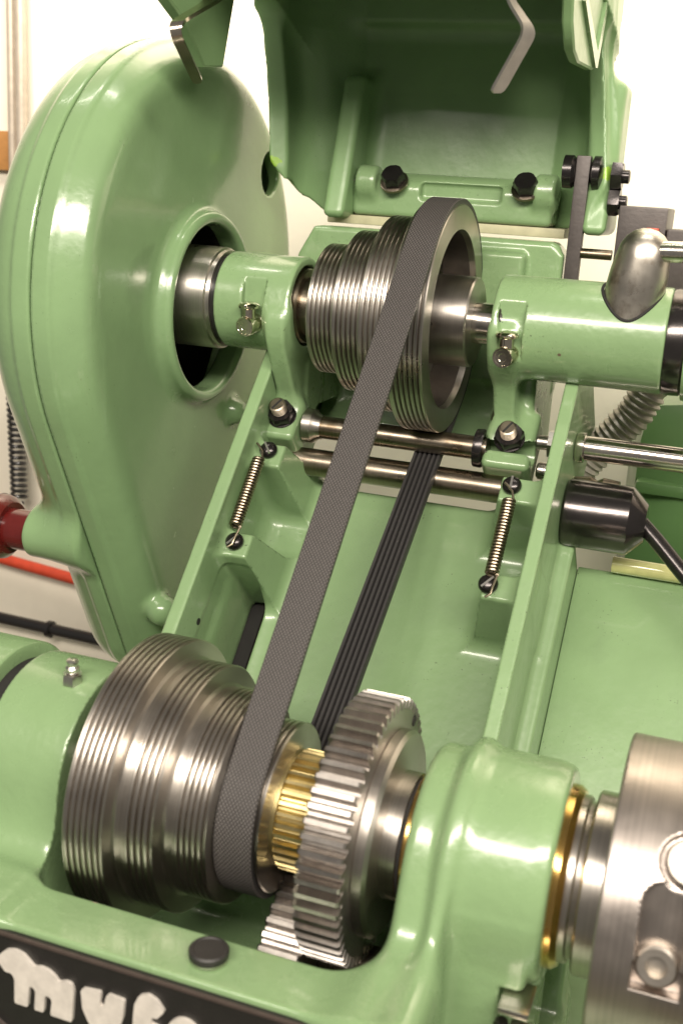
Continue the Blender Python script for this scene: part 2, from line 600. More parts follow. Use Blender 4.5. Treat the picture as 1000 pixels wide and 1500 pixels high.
# ================================================================ HEADSTOCK
def f_head(x, y, z):
    lh = scylx(x, y, z, -174.5, -139, 0, 0, 38.8, 1.2)                             # left bearing housing
    lw = sbox(x, y, z, -174.5, -140, -79.5, 40, -120, -20, 2)
    left = smin(lh, lw, 26)
    left = np.maximum(left, x + 139.5)
    front = sbox(x, y, z, -300, 6, -79.5, -56.5, -120, -20, 1.0)
    # right hand bearing housing with its raised rib and the shoulder that runs down to the front ledge
    dome = smin(scylx(x, y, z, -9.5, 10, 0, 0, 34 + 0 * x, 5), ssph(x * 0.8 + 1.6, y, z, 4, 0, 0, 35.5), 4)
    dome = np.maximum(dome, -9.5 - x)
    fl = sbox(x, y, z, -9, 42, -79.5, 40, -120, -28, 2)
    d2 = smin(np.hypot(y, z) - 36.5, poly2(y, z, [(-79.5, -22), (-30, -22), (30, -22), (30, -120), (-79.5, -120)]), 46)
    neck = extr(d2, np.abs(x + 0.5) - 9, 4)
    d3 = smin(np.hypot(y, z) - 40.5, poly2(y, z, [(-79.5, -17), (-30, -24), (30, -22), (30, -120), (-79.5, -120)]), 46)
    rib = extr(d3, np.abs(x - 6.5) - 2.6, 2.2)
    hous = scylx(x, y, z, 5, 39.4, 0, 0, 37.3, 2.2)
    d4 = smin(np.hypot(y, z) - 37.3, poly2(y, z, [(-37, 0), (30, 0), (30, -120), (-37, -120)]), 4)
    skirt = extr(d4, np.abs(x - 20) - 16, 3)
    right = smin(smin(neck, rib, 4), smin(hous, skirt, 5), 5)
    right = np.maximum(right, -79.5 - y)
    back = sbox(x, y, z, -300, 42, 44, 62, -120, -30, 2)                         # rear wall of the tray
    floor = sbox(x, y, z, -300, 42, -79, 62, -120, -92, 1)
    d = smin(smin(smin(left, front, 12), right, 20), smin(back, floor, 10), 3)
    # bits cut away
    d = smax(d, -scylx(x, y, z, -160, -130, 0, 0, 24, 0), 1.0)
    d = smax(d, -scylx(x, y, z, -30, 60, 0, 0, 24.5, 0), 1.0)
    d = np.maximum(d, -scylx(x, y, z, -46, -9.0, 0, 0, 41.5, 0))
    # notch for the locking clamp low on the front of the right housing
    d = smax(d, -sbox(x, y, z, 28, 60, -60, -20, -140, -24, 1), 1.5)
    return d


head = thing('headstock', 'green cast headstock with black name plate, holding the lower stepped pulley and gears', 'lathe headstock', (-60, 0, -110))
casting(f_head, (-232, -86, -104), (46, 66, 46), 1.15, [
    ('left_bearing_housing', lambda x, y, z: (x < -139) & (np.hypot(y, z) < 39.5), None),
    ('right_bearing_housing', lambda x, y, z: (x > -10.5) & (z > -16) & (np.hypot(y, z) < 46), None),
    ('front_ledge', lambda x, y, z: (y < -55) & (x < -16), None),
    ('casting_body', None, None)], M['green_head'], head)
# end cover of the change gears on the far left, with the dark gap behind the housing
m = MB().lathe([(-290, 30), (-290, 41), (-183, 41), (-182, 40.3), (-181.6, 39.0), (-181.6, 34)], (0, 0))
m.build('gear_end_cover', M['green_head'], head)
MB().lathe([(-186, 12), (-186, 34.5), (-173, 34.5), (-173, 12)], (0, 0)).build('dark_gap', M['void'], head)  # near-black filler, stands in for the shade in the gap
# grease nipple
gx, gy, gz = -150.5, -11, 37.2
gd = Vector((0, gy, gz)).normalized()
gd = Vector((0.06, gd.y * 0.35, gd.z)).normalized()
m = MB()
hexprism(m, (gx, gy, gz - 0.4), gd, 4.0, 4.2, 0.3)
m.lathe([(4.0, 2.2), (4.8, 2.6), (6.2, 2.7), (7.2, 2.0), (8.2, 2.3), (9.2, 2.3), (9.8, 1.3), (9.8, 0)], frame=((gx, gy, gz), gd), seg=24)
m.build('grease_nipple', M['zinc'], head)
# rubber buffer on the ledge
m = MB().lathe([(0, 5.6), (0.6, 6.4), (1.6, 6.6)], frame=((-62.2, -68.2, -20), (0, 0, 1)), seg=40)
m.build('buffer_washer', M['zinc'], head)
m = MB().lathe([(1.5, 6.0), (1.9, 6.6), (3.8, 6.7), (4.4, 6.2), (4.5, 5.3), (4.2, 5.0), (4.2, 0)], frame=((-62.2, -68.2, -20), (0, 0, 1)), seg=40)
m.build('rubber_buffer', M['rubber'], head)
# name plate: black, raised rim, raised letters
pl = [(-20, -22.2), (-152, -22.2), (-152, -30)]
for k in range(0, 10):
    a = math.pi + k / 9 * math.pi / 2
    pl.append((-112 + 40 * math.cos(a), -30 + 36 * math.sin(a)))
pl += [(-20, -66)]
plate = MB().prism(pl, None, -79.4, -81.0, XZY, 0.0).build('name_plate', M['plate_black'], head)
rim = MB()
ri = inset(pl, 1.5)
n = len(pl)
V = [XZY(u, v, -80.9) for u, v in pl] + [XZY(u, v, -82.0) for u, v in inset(pl, 0.3)] + [XZY(u, v, -82.0) for u, v in inset(pl, 1.2)] + [XZY(u, v, -80.9) for u, v in ri]
F = [(i * n + k, i * n + (k + 1) % n, (i + 1) * n + (k + 1) % n, (i + 1) * n + k) for i in range(3) for k in range(n)]
rim.add(V, F)
rim.build('plate_rim', plain('black_plate_rim', (0.05, 0.037, 0.032), 0.4, 0, 0.4, 900), plate)


letters = {
    'm': [(-127.6, -48.4), (-127.5, -38.7), (-128.8, -36.9), (-131.1, -37.2), (-133.9, -34.0), (-133.4, -31.0), (-130.6, -28.3), (-127.3, -27.4),
          (-124.0, -28.0), (-120.9, -30.6), (-119.8, -31.7), (-117.1, -30.8), (-114.1, -31.3), (-111.4, -33.0), (-110.3, -34.6), (-107.5, -33.3),
          (-105.3, -33.7), (-104.3, -36.1), (-105.0, -48.6), (-113.4, -48.6), (-112.8, -42.4), (-114.1, -41.4), (-115.5, -41.6), (-116.0, -48.5),
          (-119.7, -48.5), (-119.2, -41.0), (-120.3, -39.8), (-121.7, -40.0), (-122.3, -48.4)],
    'y': [(-101.6, -35.1), (-101.0, -33.9), (-94.2, -33.1), (-94.0, -35.8), (-94.5, -37.7), (-93.6, -38.6), (-92.7, -37.7), (-92.2, -34.7), (-91.6, -33.1),
          (-85.2, -33.5), (-85.6, -40.1), (-87.5, -46.5), (-91.0, -52.5), (-96.5, -55.0), (-100.0, -54.0), (-99.8, -50.4), (-96.2, -49.4), (-98.8, -46.2), (-101.0, -41.6)],
    'f': [(-82.2, -49.0), (-81.9, -38.0), (-81.5, -33.3), (-79.9, -29.7), (-76.7, -28.3), (-73.4, -29.6), (-70.6, -33.0), (-73.3, -36.5), (-75.2, -36.4), (-75.4, -39.0),
          (-72.6, -39.4), (-72.4, -42.6), (-74.6, -42.6), (-74.4, -49.0)],
    'r': [(-54.0, -49.0), (-54.0, -34.0), (-48.0, -34.0), (-47.6, -35.4), (-44.0, -33.6), (-42.0, -38.0), (-46.5, -40.0), (-47.0, -49.0)],
    'd': [(-39.5, -41.0), (-37.0, -35.6), (-32.5, -34.6), (-32.5, -28.5), (-26.0, -28.5), (-26.0, -49.0), (-33.0, -48.8), (-37.5, -46.5)],
}
for ch, P in letters.items():
    MB().prism(smooth_poly(P, 2, 0.45), None, -80.9, -82.3, XZY, 0.0).build('letter', M['letter'], plate, 50)
oo = [(-63.4 + 6.6 * math.cos(2 * math.pi * k / 40), -41.2 + 8.0 * math.sin(2 * math.pi * k / 40)) for k in range(40)]
oi = [(-63.4 + 1.5 * math.cos(2 * math.pi * k / 40), -41.2 + 2.6 * math.sin(2 * math.pi * k / 40)) for k in range(40)]
V = [XZY(u, v, t) for t, pp in ((-80.9, oo), (-82.3, oo), (-82.3, oi), (-80.9, oi)) for u, v in pp]
F = [(i * 40 + k, i * 40 + (k + 1) % 40, (i + 1) * 40 + (k + 1) % 40, (i + 1) * 40 + k) for i in range(3) for k in range(40)]
MB().add(V, F).build('letter', M['letter'], plate, 50)
# bearing rings
MB().lathe([(-12.6, 22.9), (-12.6, 24.6), (-12.0, 25.4), (-8.5, 25.4), (-8.5, 22.9)], (0, 0), closed=True).build('bearing_ring', M['bronze'], head)
MB().lathe([(38.5, 22), (38.5, 31.5), (41.6, 31.5), (43.6, 30.0), (43.6, 22)], (0, 0), closed=True).build('bearing_ring', M['bronze'], head)
MB().lathe([(-14.6, 18), (-14.6, 22.2), (-12.6, 22.2), (-12.6, 18)], (0, 0), closed=True).build('bearing_seal', M['void'], head)

# clamp under the right bearing
clamp = thing('locking_clamp', 'steel clamp block and pin under the front of the right headstock bearing', 'clamp', (36, -46, -60))
rbox(29.5, 39.5, -46, -30, -26.5, -24.2, 0.6).build('clamp_strip', M['steel'], clamp)
rbox(33, 41, -52, -36, -70, -34, 1.5).build('clamp_block', M['steel_cast'], clamp)
MB().lathe([(-70, 2.8), (-32, 2.8), (-30, 2.0), (-30, 0)], frame=((31, -44, 0), (0, 0, 1)), seg=24).build('clamp_pin', M['black_chrome'], clamp)

# ================================================================ SPINDLE, PULLEY, GEARS
def grooved(x0, x1, r, plain0, plain1, pitch=2.5, depth=1.5):
    """profile of a ribbed step: plain lands at both ends, V grooves between"""
    L = x1 - x0 - plain0 - plain1
    n = max(1, round(L / pitch)); p = L / n
    out = [(x0, r - 0.5), (x0 + 0.5, r)]
    if plain0 > 2: out = [(x0, r + 0.8), (x0 + 0.3, r + 0.2), (x0 + 0.8, r - 0.5), (x0 + 1.8, r - 0.8), (x0 + plain0 - 0.6, r - 0.7), (x0 + plain0 - 0.2, r)]
    elif plain0 > 0.6: out.append((x0 + plain0, r))
    for k in range(n):
        b = x0 + plain0 + k * p
        out += [(b + p * 0.05, r - 0.08), (b + p * 0.16, r), (b + p * 0.44, r), (b + p * 0.55, r - 0.12), (b + p * 0.70, r - depth), (b + p * 0.80, r - depth), (b + p * 0.97, r - 0.25)]
    out += [(x1 - 0.5, r), (x1, r - 0.5)]
    return out


pul = thing('spindle_pulley', 'steel pulley of four grooved steps on the headstock spindle, largest step at the left', 'stepped pulley', (-95, 0, 0))
steps = [(-127.2, -111.2, 54.7, 0.6, 0.9), (-111.2, -95.4, 47.6, 4.4, 0.9), (-95.4, -78.5, 40.1, 4.6, 0.9), (-78.5, -62.2, 31.9, 1.4, 1.0)]
for i, (a, b, r, p0, p1) in enumerate(steps):
    pr = [(a - 0.02 * i, 18)] + grooved(a, b, r, p0, p1) + [(b, 18)]
    MB().lathe(pr, (0, 0), 160).build('pulley_step', M['steel_pulley'], pul, 28)


def gear(x0, x1, ro, rr, n, phase, bore, seg_mat=None):
    """spur gear, chamfered tooth ends"""
    V = []; F = []
    prof = []
    for k in range(n):
        a0 = phase + 2 * math.pi * k / n
        p = 2 * math.pi / n
        for (da, t) in ((-0.39, 0), (-0.29, 0.12), (-0.215, 0.62), (-0.165, 1), (0.165, 1), (0.215, 0.62), (0.29, 0.12), (0.39, 0)):
            prof.append((a0 + da * p, t))
    m = len(prof)
    xs = [(x0, -1), (x0, 0.0), (x0 + 0.7, 1), (x1 - 0.7, 1), (x1, 0.0), (x1, -1)]
    for (x, q) in xs:
        for (a, t) in prof:
            r = rr + (ro - rr) * t
            if q == 0.0: r = min(r, ro - 0.7)
            if q == -1: r = bore
            V.append((x, -math.cos(a) * r, math.sin(a) * r))
    for i in range(len(xs) - 1):
        for k in range(m):
            k2 = (k + 1) % m
            F.append((i * m + k, i * m + k2, (i + 1) * m + k2, (i + 1) * m + k))
    for k in range(m):
        k2 = (k + 1) % m
        F.append((5 * m + k, 5 * m + k2, k2, k))
    return V, F


bg = thing('bull_gear', 'large steel spur gear with sixty teeth between brass pinion and right bearing', 'gear wheel', (-33, 0, 0))
V, F = gear(-41.8, -25.4, 49.0, 44.6, 60, math.radians(46.4), 15)
MB().add(V, F).build('toothed_wheel', M['steel_gear'], bg, 30)
MB().lathe([(-25.5, 20), (-25.5, 37.2), (-25.0, 37.7), (-21.6, 37.7), (-20.2, 36.3), (-20.2, 24), (-20.2, 20)], (0, 0), 128).build('gear_flange', M['steel'], bg, 28)
MB().lathe([(-21.0, 12), (-21.0, 23.2), (-14.6, 23.2), (-14.4, 22.8), (-14.4, 12)], (0, 0), 96).build('gear_collar', M['steel'], bg, 28)
# a screw head and dimple on the gear's face
MB().lathe([(-25.45, 2.2), (-25.1, 2.2), (-25.1, 0)], frame=((0, 30, 31), (1, 0, 0)), seg=20).build('dimple', M['void'], bg)

br = thing('brass_pinion', 'oily brass pinion with long teeth between grooved pulley and steel gear wheel', 'gear wheel', (-52, 0, 0))
V, F = gear(-60.6, -41.9, 22.8, 20.2, 36, math.radians(43.5), 8)
MB().add(V, F).build('pinion_teeth', M['brass'], br, 30)
MB().lathe([(-62.3, 10), (-62.3, 21.8), (-60.6, 21.8), (-60.4, 21.4), (-60.4, 10)], (0, 0), 80).build('pinion_hub', M['brass'], br, 30)

lg = thing('layshaft_gear', 'small steel gear low in the headstock recess beside the large gear wheel', 'gear wheel', (-52, 2, -62))
V, F = gear(-62.0, -45.5, 36, 32, 44, math.radians(33), 10)
V = [(x, y + 2, z - 62) for (x, y, z) in V]
MB().add(V, F).build('gear_teeth', M['steel_gear'], lg, 30)
MB().lathe([(-57, 9), (-20, 9)], (2, -62), 40).build('layshaft', M['steel_oily'], lg)

sp = thing('spindle', 'steel spindle nose and collar between the bronze ring and the chuck', 'spindle', (40, 0, 0))
MB().lathe([(-175, 14), (42, 14)], (0, 0), 64).build('spindle_bar', M['steel'], sp)
MB().lathe([(42.5, 12), (42.5, 28.6), (45.6, 28.6), (46.4, 28), (46.4, 12)], (0, 0), 96).build('spindle_flange', M['steel'], sp)
MB().lathe([(46.3, 12), (46.3, 27), (48.4, 26.4), (48.4, 30.6), (49.2, 31.4), (55.2, 31.4), (55.6, 31), (55.6, 12)], (0, 0), 96).build('chuck_backplate', M['steel'], sp)


def f_chuck(x, y, z):
    d = scylx(x, y, z, 56.2, 140, 0, 0, 53.2, 1.0)
    # pocket with a socket screw, low on the rim
    cy, cz = -52.4, 17.0
    ang = math.atan2(12.5, -52.4)
    # local frame: radial rr, tangential tt
    er = (math.cos(ang), math.sin(ang)); et = (-math.sin(ang), math.cos(ang))
    rr = y * er[0] + z * er[1]; tt = y * et[0] + z * et[1]
    slot = np.maximum(np.hypot(x - 75.2, np.maximum(np.abs(tt + 7.5) - 7, 0)) - 6.8, 46.5 - rr)
    slot = np.maximum(slot, -(rr - 40))
    d = smax(d, -slot, 0.4)
    d = smax(d, -np.maximum(np.maximum(np.abs(x - 75.6) - 7.4, np.abs(tt - 7) - 4.5), 45.8 - rr), 0.3)
    d = smax(d, -np.maximum(np.hypot(x - 82.5, (y + 12) * 0.97 + (z - 51) * -0.2) - 4.5, 46 - z), 0.3)
    a2 = math.atan2(38.0, -38.0)
    e2 = (math.cos(a2), math.sin(a2)); t2 = (-math.sin(a2), math.cos(a2))
    r2 = y * e2[0] + z * e2[1]; q2 = y * t2[0] + z * t2[1]
    a3 = math.hypot(0, 0)
    ring = np.maximum(np.abs(np.hypot(x - 80.5, q2) - 8.2) - 0.9, 49.5 - r2)
    d = smax(d, -np.maximum(np.hypot(x - 80.5, q2) - 4.0, 47 - r2), 0.3)
    d = smax(d, -ring, 0.4)
    return d


ch = thing('lathe_chuck', 'brushed steel lathe chuck with a recessed socket screw at the right edge', 'chuck', (80, 0, 0))
casting(f_chuck, (54, -56, -56), (96, 40, 56), 0.8, [('chuck_body', None, None)], M['steel_chuck'], ch)
er = Vector((0, math.cos(math.atan2(12.5, -52.4)), math.sin(math.atan2(12.5, -52.4))))
et = Vector((0, -er.z, er.y))
o = er * 46.6 + et * 0.8 + Vector((75.2, 0, 0))
o = er * 45.9 + et * 4.0 + Vector((75.2, 0, 0))
MB().lathe([(0, 6.4), (3.2, 6.4), (3.9, 5.6), (3.9, 3.3), (0.8, 3.0), (0.8, 0)], frame=(tuple(o), tuple(er)), seg=36).build('socket_screw', M['zinc_dull'], ch)
a2 = math.atan2(38.0, -38.0)
e2 = Vector((0, math.cos(a2), math.sin(a2)))
o = e2 * 48.5 + Vector((80.5, 0, 0))
m = MB().lathe([(0, 7.2), (4.5, 7.2), (5.0, 6.7), (5.0, 4.1), (4.6, 3.9)], frame=(tuple(o), tuple(e2)), seg=40)
m.build('key_socket', M['zinc_dull'], ch)

# ================================================================ MOTOR PLATE (sloping casting with two rails)
def f_plate(x, y, z):
    a = y * CA + z * SA
    n = -y * SA + z * CA
    rl = sbox(x, a, n, -159.5, -152.5, 18, 262, -125, -39, 1.0)
    rr = sbox(x, a, n, -5, 1.5, 47, 262, -125, -38.5, 1.0)
    fl = sbox(x, a, n, -158, 0, 10, 185.5, -106, -97, 1.5)
    d = smin(smin(rl, fl, 14), smin(rr, fl, 14), 1)

    def boss(cx, ca, top, w, inner, k=10):
        # tapered pillar standing on the floor against a rail
        h = np.clip((top - n) / 46, 0, 1)
        q = sbox(x, a, n, cx - w - 0 * h, cx + w, ca - 6.5, ca + 6.5, -104, top, 2.5)
        q = smax(q, (np.abs(a - ca) - 6.2 - 8.0 * h), 3)
        sgn = 1 if inner > 0 else -1
        q = smax(q, (sgn * (x - cx) - w - 9.0 * h) * 0.95, 3)
        return q
    bl = 0
    for (cx, ca, top, sg) in ((-146, 176, -52.5, 1), (-147, 125, -53, 1), (-17.5, 176, -52.5, -1), (-14.5, 126, -53, -1)):
        h = np.clip((top - n) / 46, 0, 1.2)
        half_a = 6.4 + 7.5 * h
        half_x = (8.5 + 7.0 * h)
        q = np.maximum(np.maximum(np.abs(a - ca) - half_a, sg * (x - cx) - half_x), np.maximum(n - top, -106 - n))
        q = np.maximum(q, -sg * (x - cx) - 13) * 0.92
        q = smax(q, n - top, 2.5)
        d = smin(d, q, 7)
    # lower left corner web with the hole through the floor
    web = sbox(x, a, n, -153, -139, 20, 118, -104, -70, 6)
    web = smax(web, (x + 153) * 0.45 + (n + 78) * 0.9, 6)
    d = smin(d, web, 8)
    d = smax(d, -sbox(x, a, n, -151.5, -137.5, 74, 117, -160, -60, 3), 2.5)
    d = np.maximum(d, n + 38.6)
    # outer foot flange along the right rail
    of = sbox(x, a, n, 0, 9, 47, 172, -125, -88, 2)
    d = smin(d, of, 4)
    return d


mp = thing('motor_plate', 'green sloping cast plate with two side rails under the drive belt', 'motor plate', (-78, 90, 20))


def sel_arm(fn):
    def g(x, y, z):
        a = y * CA + z * SA; n = -y * SA + z * CA
        return fn(x, a, n)
    return g


casting(f_plate, (-163, 20, -92), (12, 270, 176), 1.3, [
    ('side_rail', sel_arm(lambda x, a, n: (x < -152.4) & (n > -92)), None),
    ('side_rail', sel_arm(lambda x, a, n: (x > -5.1) & (x < 2.2) & (n > -92)), None),
    ('spring_boss', sel_arm(lambda x, a, n: (n > -86) & (x < -100) & (a > 150)), None),
    ('spring_boss', sel_arm(lambda x, a, n: (n > -86) & (x < -100) & (a > 112)), None),
    ('spring_boss', sel_arm(lambda x, a, n: (n > -86) & (x > -60) & (a > 150)), None),
    ('spring_boss', sel_arm(lambda x, a, n: (n > -86) & (x > -60) & (a > 100)), None),
    ('plate_floor', None, None)], M['green_plate'], mp)

rbox(-153, -144.5, 60, 122, -150, -112, 1.0, fr=arm).build('hole_dark_backing', M['void'], mp)  # added black block that makes the hole in the floor look dark
MB().lathe([(-152.6, 1.7), (-152.2, 1.7), (-152.2, 0)], frame=(arm(0, 84, -58), (1, 0, 0)), seg=20).build('rail_hole', M['void'], mp)

# lower green tray beside the motor plate
tray = thing('drip_tray', 'flat pale green panel behind the chuck, right of the sloping plate', 'tray', (60, 150, 0))
rbox(9, 190, 20, 172, -122, -117, 1.5, fr=arm).build('tray_panel', M['green_plate'], tray)
m = rbox(75, 190, 60, 128, -117, -112, 1.0, fr=arm)
m.build('tray_edge_strip', M['steel_cast'], tray)
tb = MB().tube([arm(26, 174, -113), arm(190, 174, -113)], 4.2, 20).build('sight_tube', M['tube'])
tag(tb, 'pale yellow tube lying along the top edge of the green panel', 'tube')

# ================================================================ COUNTERSHAFT BRACKET
NECK_L = smooth_poly([(236, -8), (256, -46), (246, -78), (214, -88), (206, -72), (213, -50), (221, -16)], 3)
NECK_R = smooth_poly([(238, -8), (258, -46), (248, -80), (214, -86), (206, -70), (221, -54), (229, -22)], 3)


def f_cs(x, y, z):
    a = y * CA + z * SA
    n = -y * SA + z * CA
    L = scylx(x, y, z, -182.3, -141.3, UY, UZ, 24.6, 1.2)
    R = scylx(x, y, z, -40.3, 39.0, UY, UZ, 24.4, 1.6)
    # flats the oil cups stand in
    L = smax(L, -sbox(x, y, z, -166.5, -154.5, 140, 169.0, 146, 185, 0.5), 0.6)
    R = smax(R, -sbox(x, y, z, -37.0, -24.5, 140, 169.2, 146, 185, 0.5), 0.6)
    ln = extr(poly2(a, n, NECK_L), np.abs(x + 147) - 5.2, 2)
    lf = sbox(x, a, n, -158, -138.5, 190, 213, -80, -58.5, 3)
    ln = smin(ln, lf, 10)
    rn = extr(poly2(a, n, NECK_R), np.abs(x + 34) - 5.6, 2)
    rf = sbox(x, a, n, -41.5, -17.5, 194, 228, -86, -64.5, 3)
    rn = smin(rn, rf, 9)
    web = sbox(x, y, z, -160, -26, 251, 262, 96, 205, 2)
    sl = sbox(x, y, z, -152, -142, 196, 260, 112, 178, 2)
    sr = sbox(x, y, z, -40, -22, 200, 260, 98, 178, 3)
    top = extr(poly2(x, z, [(-172, 190), (-163, 206), (-30, 206), (-23, 200), (-23, 130), (-172, 130)]), np.abs(y - 262) - 13, 2.5)
    pad = sbox(x, y, z, -70, -42, 242, 256, 165, 200, 3)
    web2 = sbox(x, a, n, -152, -28, 236, 262, -125, -112, 2)
    d = smin(smin(smin(L, ln, 7), smin(R, rn, 7), 1), smin(smin(web, top, 4), smin(smin(sl, sr, 1), web2, 4), 4), 4)
    d = smin(d, pad, 3)
    d = smax(d, -scylx(x, y, z, -152, -130, UY, UZ, 20.2, 0), 0.8)
    d = smax(d, -scylx(x, y, z, -190, -178, UY, UZ, 19, 0), 0.6)
    d = smax(d, -scylx(x, y, z, -50, -36, UY, UZ, 14, 0), 0.8)
    # pivot shaft holes
    d = np.maximum(d, -(np.hypot(a - 205.5, n + 70) - 6.2))
    d = np.maximum(d, -(np.hypot(y - UY, z - UZ) - 9.5))
    return d


cs = thing('countershaft_bracket', 'green cast bracket with two bearing housings carrying the upper pulley', 'bearing bracket', (-70, 200, 100))
casting(f_cs, (-186, 138, 66), (44, 280, 212), 1.15, [
    ('bearing_housing', lambda x, y, z: (x < -140) & (np.hypot(y - UY, z - UZ) < 25.5), None),
    ('bearing_housing', lambda x, y, z: (x > -41) & (np.hypot(y - UY, z - UZ) < 25.3), None),
    ('mounting_foot', sel_arm(lambda x, a, n: (x < -138) & (a < 215) & (n < -56)), None),
    ('mounting_foot', sel_arm(lambda x, a, n: (x > -42) & (a < 229) & (n < -60)), None),
    ('bracket_web', None, None)], M['green_cs'], cs)
# end cap of the right housing
MB().lathe([(39.0, 12), (39.0, 24.2), (41.0, 24.6), (46.5, 24.4), (47.5, 23.4), (47.5, 10)], (UY, UZ), 96).build('end_cap', M['black_chrome'], cs)
MB().lathe([(47.6, 12), (47.6, 25.5), (60, 27), (72, 26), (72, 12)], (UY + 2, UZ - 1), 72).build('end_cover', M['green_cs'], cs)

# countershaft and its pulley
sh = thing('countershaft', 'steel countershaft running through both upper bearing housings', 'shaft', (-70, UY, UZ))
MB().lathe([(-215, 9.4), (-142, 9.4)], (UY, UZ), 48).build('shaft_bar', M['steel'], sh)
MB().lathe([(-70, 10.0), (-38, 10.0)], (UY, UZ), 64).build('shaft_journal', M['steel_bright'], sh)
MB().lathe([(-150, 9), (-150, 19.0), (-140.5, 19.0), (-139.5, 18.2), (-139.4, 15.0), (-128, 15.0), (-128, 9)], (UY, UZ), 64).build('shaft_sleeve', M['steel_oily'], sh)
MB().lathe([(-222, 10), (-222, 26.2), (-188.5, 26.2), (-187.2, 26.0), (-186.6, 25.0), (-184.6, 24.6), (-184.6, 10)], (UY, UZ), 96).build('drive_collar', M['steel'], sh)
MB().lathe([(-184.7, 10), (-184.7, 23.2), (-182.0, 23.2), (-182.0, 10)], (UY, UZ), 72).build('shaft_seal', M['black_plastic'], sh)

up = thing('countershaft_pulley', 'steel pulley of four grooved steps between the upper bearings, largest step under the belt', 'stepped pulley', (-95, UY, UZ))
usteps = [(-128.9, -113.1, 32.3, 0.8, 0.5), (-113.1, -96.9, 39.8, 0.9, 0.5), (-96.9, -80.5, 48.0, 1.0, 0.5)]
for i, (a, b, r, p0, p1) in enumerate(usteps):
    MB().lathe([(a, 12)] + grooved(a, b, r, p0, p1) + [(b, 12)], (UY, UZ), 160).build('pulley_step', M['steel_pulley'], up, 28)
MB().lathe([(-80.6, 14)] + grooved(-80.5, -63.4, 55.4, 1.2, 1.3) + [(-63.4, 43.6), (-65.4, 43.2), (-92, 41.0), (-93.4, 39.5), (-93.4, 14)], (UY, UZ), 180).build('pulley_step', M['steel_pulley'], up, 28)
MB().lathe([(-66.5, 42.75), (-91.6, 40.3), (-92.5, 39), (-92.5, 22), (-92.9, 22), (-92.9, 39.1), (-91.9, 40.5), (-66.5, 42.85)], (UY, UZ), 128, closed=True).build('recess_shade_liner', M['recess'], up, 28)  # thin liner added over the bore, its dark tone is painted shade
MB().lathe([(-94, 10), (-94, 21.8), (-53.2, 21.8), (-52.4, 21.0), (-52.4, 10)], (UY, UZ), 96).build('pulley_hub', M['steel'], up, 28)

# ---- the drive belt
def belt():
    c = Vector((UY, UZ)); D = c.length
    th = math.atan2(c.y, c.x)
    r0, r1 = 31.9, 55.4
    al = math.asin((r1 - r0) / D)
    # outward normals of the two straight runs
    angU = th + math.pi / 2 + al
    angL = th - math.pi / 2 - al
    path = []                               # (point at pulley surface, outward normal)
    def arc(cc, r, a0, a1, n):
        for k in range(n + 1):
            a = a0 + (a1 - a0) * k / n
            nn = Vector((math.cos(a), math.sin(a)))
            path.append((cc + nn * r, nn))
    arc(Vector((0, 0)), r0, angL - 2 * math.pi + 2 * math.pi, angU - 2 * math.pi, 70)      # round the lower pulley, far side
    p = path[-1]
    q = (c + Vector((math.cos(angU), math.sin(angU))) * r1, p[1])
    for k in range(1, 60):
        path.append((p[0].lerp(q[0], k / 60), p[1]))
    arc(c, r1, angU, angL, 90)
    p = path[-1]; q = path[0]
    for k in range(1, 60):
        path.append((p[0].lerp(q[0], k / 60), p[1]))
    sec = [(-78.3, 2.0), (-77.9, 2.4), (-64.0, 2.4), (-63.6, 2.0), (-63.6, 0.4)]
    nr = 6
    w = 14.7 / nr
    for k in range(nr):
        b = -63.6 - k * w
        sec += [(b - 0.25 * w, -1.5), (b - 0.75 * w, -1.5), (b - w, 0.4)]
    m = len(sec)
    V = []; F = []; uv = []; fm = []
    s = 0.0; ss = []
    nP = len(path)
    for i, (p, nn) in enumerate(path):
        if i: s += (p - path[i - 1][0]).length
        ss.append(s)
        for (x, d) in sec:
            V.append((x, p.x + nn.x * d, p.y + nn.y * d))
    tot = s + (path[0][0] - path[-1][0]).length
    for i in range(nP):
        j = (i + 1) % nP
        s0, s1 = ss[i], (ss[j] if j else tot)
        for k in range(m):
            k2 = (k + 1) % m
            F.append((i * m + k, j * m + k, j * m + k2, i * m + k2))
            u0, u1 = sec[k][0], sec[k2][0]
            uv += [(s0, u0), (s1, u0), (s1, u1), (s0, u1)]
            fm.append(0 if k in (0, 1, 2) else 1)
    return V, F, uv, fm


V, F, uv, fm = belt()
b = put('drive_belt', V, F, None, None, angle=40, uvs=uv, fmats=fm, mats=[M['belt'], M['belt_rib']])
tag(b, 'long grey woven belt with ribbed underside looped over the upper and lower pulleys', 'drive belt')

# ---- oil cups (two): body with flat round face and a capped spout
def oil_cup(loc, name='oil_cup'):
    t = thing(name, None, None, loc)
    x, y, z = loc
    MB().lathe([(-6, 4.9), (8.4, 4.9), (9.0, 4.6), (9.0, 3.8), (8.75, 3.6), (8.75, 2.0), (8.6, 1.8), (8.6, 0)], frame=((x, y, z), (-0.1, -0.93, -0.12)), seg=40).build('cup_body', M['nickel'], t)
    c = Vector((x, y, z)) + Vector((-0.1, -0.93, -0.12)).normalized() * 4.0
    MB().lathe([(2.0, 3.4), (8.4, 3.4), (8.4, 4.2), (8.8, 4.7)], frame=(tuple(c), (0.0, -0.1, 1)), seg=32).build('cup_spout', M['nickel'], t)
    MB().lathe([(8.7, 4.6), (8.9, 5.3), (9.8, 5.5), (10.8, 4.7), (11.4, 2.7), (11.5, 0)], frame=(tuple(c), (0.0, -0.1, 1)), seg=32).build('cup_lid', M['nickel'], t)
    return t


